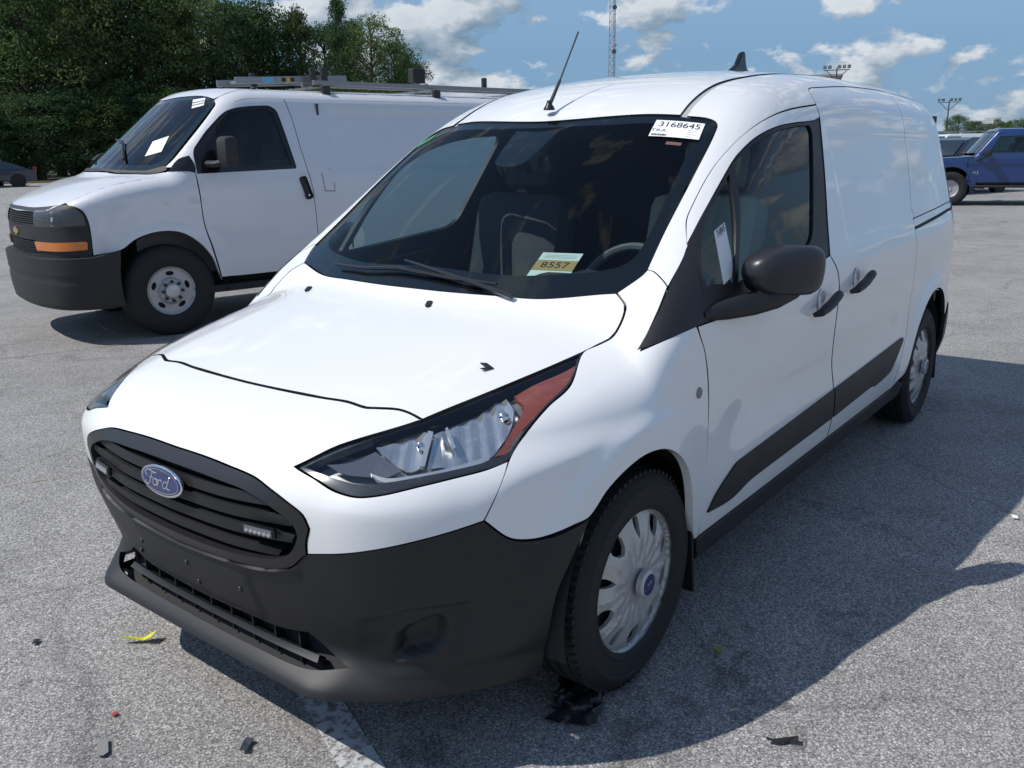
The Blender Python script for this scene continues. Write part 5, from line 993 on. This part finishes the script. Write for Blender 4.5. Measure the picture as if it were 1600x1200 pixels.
def tree_meshes(seed, h, rad, shape, leaf, nclump, per):
    """trunk with limbs, and a crown of leaf clumps hung along them"""
    rg = np.random.RandomState(seed); tb = MB(); bend = rg.uniform(-.4, .4, 2)
    tp = lambda t: np.array([bend[0]*t*t, bend[1]*t*t, h*t]); tb.tube([tuple(tp(t)) for t in np.linspace(0, .95, 9)], [.022*h*(1-.9*t)+.02 for t in np.linspace(0, .95, 9)], 8)
    cl = []
    for k in range(nclump):
        t = rg.uniform(.06, 1)**(.85); a = rg.uniform(0, 2*math.pi)
        if shape == 'cone': R_ = rad*(1.05-t)**.75
        elif shape == 'column': R_ = rad*(.55+.45*math.sin(math.pi*min(t*1.15, 1)))*(1 if t < .85 else (1-t)/.15+.15)
        else: R_ = rad*math.sqrt(max(.05, 1-((t-.52)/.52)**2))*(1+.22*math.sin(3*a+seed)+.16*math.sin(5*a+7*t+seed))
        r = R_*rg.uniform(.35, 1.)**.6; b = tp(t); e = b+[math.cos(a)*r, math.sin(a)*r, rg.uniform(-.03, .06)*h*.5]
        cl.append((e, .10*h*rg.uniform(.55, 1.15)*(.65 if shape != 'round' else 1.)))
        if k % 3 == 0 and t > .1: tb.tube([tuple(tp(max(t-.10, .03))), tuple((tp(max(t-.1, .03))+e)/2+[0, 0, .02*h]), tuple(e)], [.006*h, .004*h, .0015*h], 5)
    V = []; Fq = []; nl = 0
    for c, s in cl:
        n = int(per*rg.uniform(.7, 1.3)); d = rg.normal(size=(n, 3)); d /= np.linalg.norm(d, axis=1, keepdims=True); pos = c+d*(s*rg.uniform(.2, 1, (n, 1))**.5)*[1, 1, .62]
        u = rg.normal(size=(n, 3)); u /= np.linalg.norm(u, axis=1, keepdims=True); w = np.cross(u, rg.normal(size=(n, 3))); w /= np.linalg.norm(w, axis=1, keepdims=True); sz = leaf*rg.uniform(.55, 1.25, (n, 1))
        q = np.stack([pos-u*sz, pos+w*sz*.42, pos+u*sz, pos-w*sz*.42], 1); V.append(q.reshape(-1, 3)); Fq += [(nl+4*i, nl+4*i+1, nl+4*i+2, nl+4*i+3) for i in range(n)]; nl += 4*n
    me = bpy.data.meshes.new('crown'); me.from_pydata([tuple(v) for v in np.concatenate(V)], [], Fq); me.update()
    bmesh.ops.recalc_face_normals(tb.bm, faces=tb.bm.faces); tm = bpy.data.meshes.new('trunk'); tb.bm.to_mesh(tm); tb.bm.free(); tm.materials.append(BARK); return tm, me
PROTO = []
for sd, (h, rad, shp, lf_, nc, per, fm) in enumerate(((15, 4.2, 'round', .16, 170, 95, 0), (15, 3.6, 'round', .15, 170, 95, 1), (16, 3.0, 'column', .14, 160, 95, 2), (17, 2.9, 'cone', .14, 160, 95, 1), (14, 4.6, 'round', .15, 180, 90, 2))):
    tm, cm = tree_meshes(11+sd, h, rad, shp, lf_, nc, per); cm.materials.append(FOL[fm]); PROTO.append((tm, cm, h))
def tree(k, p, height, rz, label, group=None, name='tree', wide=1.):
    tm, cm, h = PROTO[k]; s = height/h; o = thing(name, label, 'tree', (p[0], p[1], -.05), rz, group); o.scale = (s*wide, s*wide, s)
    link('trunk', tm, o); link('crown', cm, o); return o
rt = random.Random(5)
kinds = ['broad dark green tree', 'dense deep green tree', 'upright olive green tree', 'pointed dark tree', 'spreading olive green tree']
# column in the photograph, distance, row of the crown's top, kind, where it stands
front = [(-70, 78, -60, 1, 'beyond the sedan'), (-5, 76, -70, 3, 'right above the small dark sedan'), (52, 73, -50, 0, 'between sedan and work van'), (118, 74, -80, 4, 'above the work van headlights'), (175, 77, -60, 1, 'above the work van wipers'), (232, 75, -40, 0, 'above the work van windshield'),
         (292, 74, -25, 2, 'above the work van roof antenna'), (342, 77, 2, 4, 'above the work van front door'), (392, 76, 8, 1, 'before the front end of the ladder'), (440, 77, 22, 0, 'behind the blue sticker of the ladder'), (482, 76, 14, 2, 'behind the yellow sticker of the ladder'), (538, 75, 0, 3, 'behind the black clamp posts of the rack'), (585, 77, 30, 4, 'beside the pointed tree over the rack rails'), (626, 78, 66, 0, 'by the open sky'), (652, 82, 100, 1, 'low beyond the last broad tree')]
for px_, d_, y_, k, wh in front:
    tree(k, far(px_, d_), hpix(px_, y_, d_), rt.uniform(0, 6.28), '%s at the wood edge %s' % (kinds[k], wh), 'trees at the edge of the woods', wide=.80 if px_ > 420 else 1.)
back = [(-110, 92, -60, 0), (-30, 90, -80, 1), (30, 93, -90, 4), (92, 90, -80, 1), (150, 94, -70, 3), (205, 91, -40, 1), (262, 93, -30, 0), (318, 92, -15, 1), (368, 94, 20, 3), (418, 93, 45, 1), (515, 92, 45, 1), (560, 93, 35, 3)]
for px_, d_, y_, k in back:
    tree(k, far(px_, d_), hpix(px_, y_, d_), rt.uniform(0, 6.28), '%s standing deeper in the woods' % kinds[k], 'trees deeper in the woods')
for px_, d_, h_, k in ((-40, 70, 5.5, 1), (10, 71, 5, 0), (62, 69.5, 5.5, 1), (110, 70, 6, 1), (160, 71, 6, 4), (212, 70, 5.5, 1), (268, 70, 6, 0), (325, 71, 6, 1), (380, 71, 6.2, 4), (432, 71, 6, 1), (486, 72, 6.5, 0), (540, 72, 6.2, 1), (596, 73, 6.5, 4), (645, 74, 6.0, 1)):
    tree(k, far(px_, d_), h_, rt.uniform(0, 6.28), 'low bushy growth at the foot of the woods', 'bushes along the foot of the woods', 'bush', wide=1.75)
for px_, d_, y_, k, lb in ((1494, 150, 181, 0, 'round dark tree beside the light mast with the green sign'), (1520, 165, 190, 1, 'low dark tree right of the round dark tree'), (1548, 190, 185, 4, 'olive tree behind the far billboard'), (1572, 185, 189, 2, 'thin tree beyond the far billboard'), (1590, 180, 187, 0, 'dark green tree at the end of the far tree line'), (1618, 185, 186, 4, 'olive tree closing the far tree line'), (1534, 172, 196, 0, 'small dark tree between the low dark tree and the billboard'), (1560, 195, 193, 1, 'deep green tree filling the gap behind the olive tree'), (1604, 200, 192, 1, 'deep green tree half hidden by the dark green one')):
    tree(k, far(px_, d_), hpix(px_, y_, d_), rt.uniform(0, 6.28), lb, wide=1.25)
# grass and kerb before the woods, field on the far side
GRASS = mat('grass', (.050, .062, .024), .9, vary=(1.5, .35), bump=(8, .8, .05))
def sheet3(name, pts, z, m, kind='structure'): return tag(mk(name, [(q[0], q[1], z) for q in pts], [tuple(range(len(pts)))], m, smooth=False), kind=kind)
sheet3('grass_verge', [far(-400, 68), far(150, 67), far(700, 71), far(900, 78), far(900, 400), far(300, 600), far(-400, 400)], .012, GRASS)
sheet3('far_field', [far(1380, 125), far(1800, 118), far(1900, 700), far(1300, 700)], .012, mat('dry_field', (.14, .125, .07), .95, vary=(.2, .3)))
kb = MB(); kp = [far(-400, 67.6), far(150, 66.6), far(700, 70.6), far(900, 77.6)]
for a, b in zip(kp[:-1], kp[1:]):
    d = (b-a)[:2]; L_ = np.linalg.norm(d); kb.box(tuple(((a+b)/2)[:2])+(.065,), (L_, .30, .13), rot=(0, 0, math.atan2(d[1], d[0])))
tag(kb.build('kerb', mat('ochre_kerb', (.34, .22, .11), .8, vary=(3, .2))), kind='structure')
# ================================================================== masts, lattice tower, building
GALV = mat('galvanised', (.30, .31, .33), .5, metal=.5, vary=(4, .15)); DARKM = mat('dark_metal', (.06, .065, .075), .5)
def mast(p, h, n, label, green=False):
    o = thing('light_mast', label, 'light mast', tuple(p), math.atan2(CAM[1]-p[1], CAM[0]-p[0])+math.pi/2)
    MB().tube([(0, 0, 0), (0, 0, h)], [.20, .10], 8).build('pole', DARKM, o); MB().box((0, 0, h-.35), (3.8, .12, .12)).tube([(0, 0, h-1.9), (1.5, 0, h-.4)], .06, 5).tube([(0, 0, h-1.9), (-1.5, 0, h-.4)], .06, 5).build('cross_arm', DARKM, o)
    for k in range(n):
        x = -1.75+3.5*k/(n-1)
        if n == 6 and k in (2,): continue
        fl = MB().box((x, .15, h+.12), (.48, .3, .48), rot=(.35, 0, .25*(k % 2)), bev=.05).build('flood_light', DARKM, o); MB().box((x, -.04, h+.10), (.38, .02, .36), rot=(.35, 0, .25*(k % 2))).build('lamp_glass', mat('flood_glass', (.35, .38, .4), .15), fl)
    if green: MB().box((-1.0, -.1, h*.33), (1.5, .06, 1.6)).build('hanging_sign', mat('green_sign', (.02, .22, .16), .5), o)
mast(far(1298, 150), hpix(1298, 106, 150), 6, 'dark light mast with floodlights showing above the front van roof')
mast(far(1475, 190), hpix(1475, 157, 190), 6, 'dark light mast with floodlights and a green sign above the far vehicles', True)
def tower(p, h):
    o = thing('lattice_tower', 'tall slender lattice mast with dishes rising above the front van roof', 'tower', tuple(p), .5); n = 34; w = lambda z: 1.15-.45*z/h
    cs = lambda z: [np.array([w(z)*math.cos(a), w(z)*math.sin(a), z]) for a in (.3, .3+2.0944, .3+4.18879)]
    for k in range(3): MB().tube([tuple(cs(0)[k]), tuple(cs(h)[k])], .085, 6).build('leg', GALV, o)
    br = MB()
    for i in range(n):
        a, b = cs(h*i/n), cs(h*(i+1)/n)
        for k in range(3):
            br.tube([tuple(a[k]), tuple(b[(k+1) % 3])], .045, 4); br.tube([tuple(b[k]), tuple(a[(k+1) % 3])], .045, 4); br.tube([tuple(b[k]), tuple(b[(k+1) % 3])], .045, 4)
    br.build('bracing', GALV, o)['kind'] = 'stuff'
    for z, s, m in ((27, 1, DARKM), (29, -1, WPD), (38, 1, DARKM), (46, 1, DARKM), (50, -1, DARKM)):
        c = w(z)*1.0; MB().lathe([(0, -.25), (.35, -.2), (.6, .0), (.62, .12), (0, .12)], axis='x', n=20).build('dish', m, o, loc=(c*s*1.2, .5, z), rot=(0, 0, 0 if s > 0 else math.pi))
WPD = mat('dish_white', (.6, .6, .6), .4)
tower(far(955, 250), 62)
def block(p, w, d, h, rz):
    o = thing('far_building', 'tan flat-roofed building just showing over the front van roof', 'building', tuple(p), rz); TW = mat('tan_wall', (.36, .31, .25), .8, vary=(.5, .1))
    MB().box((0, 0, h/2), (w, d, h)).build('wall', TW, o); MB().box((0, 0, h+.18), (w+.6, d+.6, .35)).build('roof', mat('tan_roof', (.30, .27, .23), .8), o)
    for fl in range(4):
        for k in range(8): MB().box((-w/2+w*(k+.5)/8, -d/2-.02, 1.8+fl*3.2), (w/16, .05, 1.4)).build('window', mat('far_glass', (.012, .016, .018), .06, coat=1.), o)
p = far(1262, 170); block(p, 9, 12, hpix(1262, 117.5, 164)-.35, math.atan2(CAM[1]-p[1], CAM[0]-p[0])+math.pi/2)
def billboard(p):
    o = thing('billboard', 'small pale billboard on posts before the far trees', 'billboard', tuple(p), math.atan2(CAM[1]-p[1], CAM[0]-p[0])+math.pi/2)
    MB().box((0, 0, 5.0), (1.3, .1, .9)).build('panel', mat('pale_panel', (.5, .52, .52), .6), o)
    for x in (-.4, .4): MB().box((x, .05, 2.4), (.12, .12, 4.8)).build('post', DARKM, o)
billboard(far(1540, 160))
# ================================================================== paint lines and litter on the asphalt
def worn(name, c, cut, scale=30, soft=.12, top=1.):
    m = bpy.data.materials.new(name); m.use_nodes = True; nt = m.node_tree; b = nt.nodes['Principled BSDF']; N = nt.nodes.new; L = nt.links.new; tc = N('ShaderNodeTexCoord')
    n = N('ShaderNodeTexNoise'); n.inputs['Scale'].default_value = scale; n.inputs['Detail'].default_value = 8; n.inputs['Roughness'].default_value = .7; L(tc.outputs['Object'], n.inputs['Vector'])
    r = N('ShaderNodeValToRGB'); r.color_ramp.elements[0].position = cut; r.color_ramp.elements[1].position = cut+soft; r.color_ramp.elements[1].color = (top, top, top, 1); L(n.outputs[0], r.inputs[0]); L(r.outputs[0], b.inputs['Alpha']); b.inputs['Base Color'].default_value = (*c, 1); b.inputs['Roughness'].default_value = .8; return m
WL = worn('worn_white_line', (.50, .51, .52), .40); TL = worn('worn_tan_line', (.30, .22, .14), .48, 45)
def strip(name, a, b, w, m, n=12):
    a, b = np.array(a[:2]), np.array(b[:2]); d = (b-a)/np.linalg.norm(b-a); q = np.array([-d[1], d[0]])*w/2; V = []
    for i in range(n+1): c = a+(b-a)*i/n; V += [(c[0]+q[0], c[1]+q[1], .004), (c[0]-q[0], c[1]-q[1], .004)]
    return tag(mk(name, V, [(2*i+1, 2*i+3, 2*i+2, 2*i) for i in range(n)], m, smooth=False), kind='structure')
a, b = gpix(470, 1040), gpix(590, 1240); strip('painted_line', a+(a-b)*2.2, b+(b-a)*2.5, .10, WL)
a, b = gpix(0, 763), gpix(130, 740); strip('painted_line', a+(a-b)*3, b+(b-a)*6, .022, TL); a, b = gpix(0, 562), gpix(200, 538); strip('painted_line', a+(a-b)*3, b+(b-a)*1.5, .05, TL)
strip('painted_line', gpix(1490, 502), gpix(1600, 512), .10, worn('faded_line', (.42, .42, .42), .56))
STAIN = worn('oil_stain', (.08, .08, .082), .46, 9., .26, .55)
for i_, (px_, py_, r1, r2, a_) in enumerate(((1180, 1085, .22, .10, .7), (1320, 975, .10, .07, .3), (1330, 805, .22, .08, 1.2), (1010, 1120, .30, .12, .5), (10, 1085, .07, .05, .1), (660, 1160, .16, .06, 1.), (1150, 1000, .10, .06, .2))):
    c_ = gpix(px_, py_); rs = random.Random(i_); pts_ = []
    for k in range(26):
        t_ = 2*math.pi*k/26; q_ = 1+.25*math.sin(3*t_+i_)+rs.uniform(-.12, .12); pts_.append((c_[0]+(r1*math.cos(t_)*math.cos(a_)-r2*math.sin(t_)*math.sin(a_))*q_, c_[1]+(r1*math.cos(t_)*math.sin(a_)+r2*math.sin(t_)*math.cos(a_))*q_))
    sheet3('oil_stain', pts_, .003, STAIN)
def scrap(name, label, cat, p, pts, m, rz=0., th=.0015, curl=0.):
    """thin bent scrap lying on the ground"""
    V = []; P2 = np.array(pts, float); n = len(P2)
    for x, y in P2: V.append((x, y, .008+curl*(x*x*4+abs(y)*.12)))
    V2 = [(v[0], v[1], v[2]-th) for v in V]; Fq = [tuple(range(n)), tuple(range(2*n-1, n-1, -1))]+[(i, i+n, (i+1) % n+n, (i+1) % n) for i in range(n)]
    o = mk(name, V+V2, Fq, m, smooth=False, loc=(p[0], p[1], .0)); o.rotation_euler = (0, 0, rz); return tag(o, label, cat)
YEL = mat('yellow_plastic', (.62, .60, .02), .45); GRY = mat('grey_scrap', (.22, .22, .21), .7); BLK = mat('black_scrap', (.015, .015, .016), .6); FOIL = mat('dull_foil', (.12, .14, .16), .35, metal=.6)
scrap('plastic_strip', 'bright yellow plastic strip lying before the bumper', 'litter', gpix(215, 1004), [(-.062, -.004), (.022, -.012), (.05, -.020), (.062, .010), (.040, .016), (.02, .010), (-.03, .006)], YEL, 2.35, curl=1.6)
scrap('cardboard_strip', 'flat grey strip with a dark end lying on the asphalt', 'litter', gpix(162, 1171), [(-.035, -.012), (.03, -.016), (.04, .0), (.03, .012), (-.03, .012)], GRY, 1.1, curl=.4)
scrap('foil_scrap', 'small crumpled dark foil scrap on the asphalt before the bumper', 'litter', gpix(386, 1168), [(-.025, -.01), (.0, -.013), (.03, -.008), (.026, .012), (.0, .008), (-.02, .014)], FOIL, .6, curl=1.6)
scrap('rubber_strip', 'twisted black rubber strip on the sunlit asphalt beside the van shadow', 'litter', gpix(1220, 1162), [(-.04, -.006), (-.01, -.011), (.02, -.004), (.04, -.014), (.045, .006), (.02, .008), (-.01, .001), (-.035, .006)], BLK, 2.2, curl=1.5)
scrap('fallen_leaf', 'yellow green leaf in the van shadow by the front wheel', 'leaf', gpix(1122, 1018), [(-.018, 0), (-.006, -.010), (.012, -.009), (.022, 0), (.012, .009), (-.006, .010)], mat('leaf_yellow', (.28, .27, .04), .6), .8, curl=1.2)
scrap('paper_bit', 'tiny white paper bit on the sunlit asphalt past the mirror shadow', 'litter', gpix(1585, 810), [(-.02, -.008), (.018, -.012), (.022, .008), (-.012, .012)], PAPER, .4, curl=.8)
scrap('red_bit', 'tiny red plastic bit on the asphalt', 'litter', gpix(180, 1118), [(-.008, -.005), (.008, -.006), (.009, .005), (-.006, .006)], mat('red_plastic', (.45, .04, .03), .5), .4)
scrap('black_bit', 'small black bit on the asphalt left of the yellow strip', 'litter', gpix(57, 1005), [(-.016, -.007), (.014, -.009), (.017, .006), (-.01, .009)], BLK, .9, curl=.6)
def rag(p):
    rg = np.random.RandomState(3); n, m_ = 13, 11; V = []
    for j in range(m_):
        for i in range(n): u, v = i/(n-1)-.5, j/(m_-1)-.5; V.append((u*.20+.012*rg.normal(), v*.13+.01*rg.normal(), .012+.030*abs(math.sin(u*9+v*5))*max(0, 1-4*u*u)+.006*rg.rand()))
    return tag(mk('plastic_sheet', V, [(j*n+i, j*n+i+1, (j+1)*n+i+1, (j+1)*n+i) for j in range(m_-1) for i in range(n-1)], mat('black_film', (.02, .02, .022), .3), loc=(p[0], p[1], 0)), 'crumpled black plastic film lying against the front tyre', 'litter')
rag(gpix(905, 1102)).rotation_euler = (0, 0, .5)
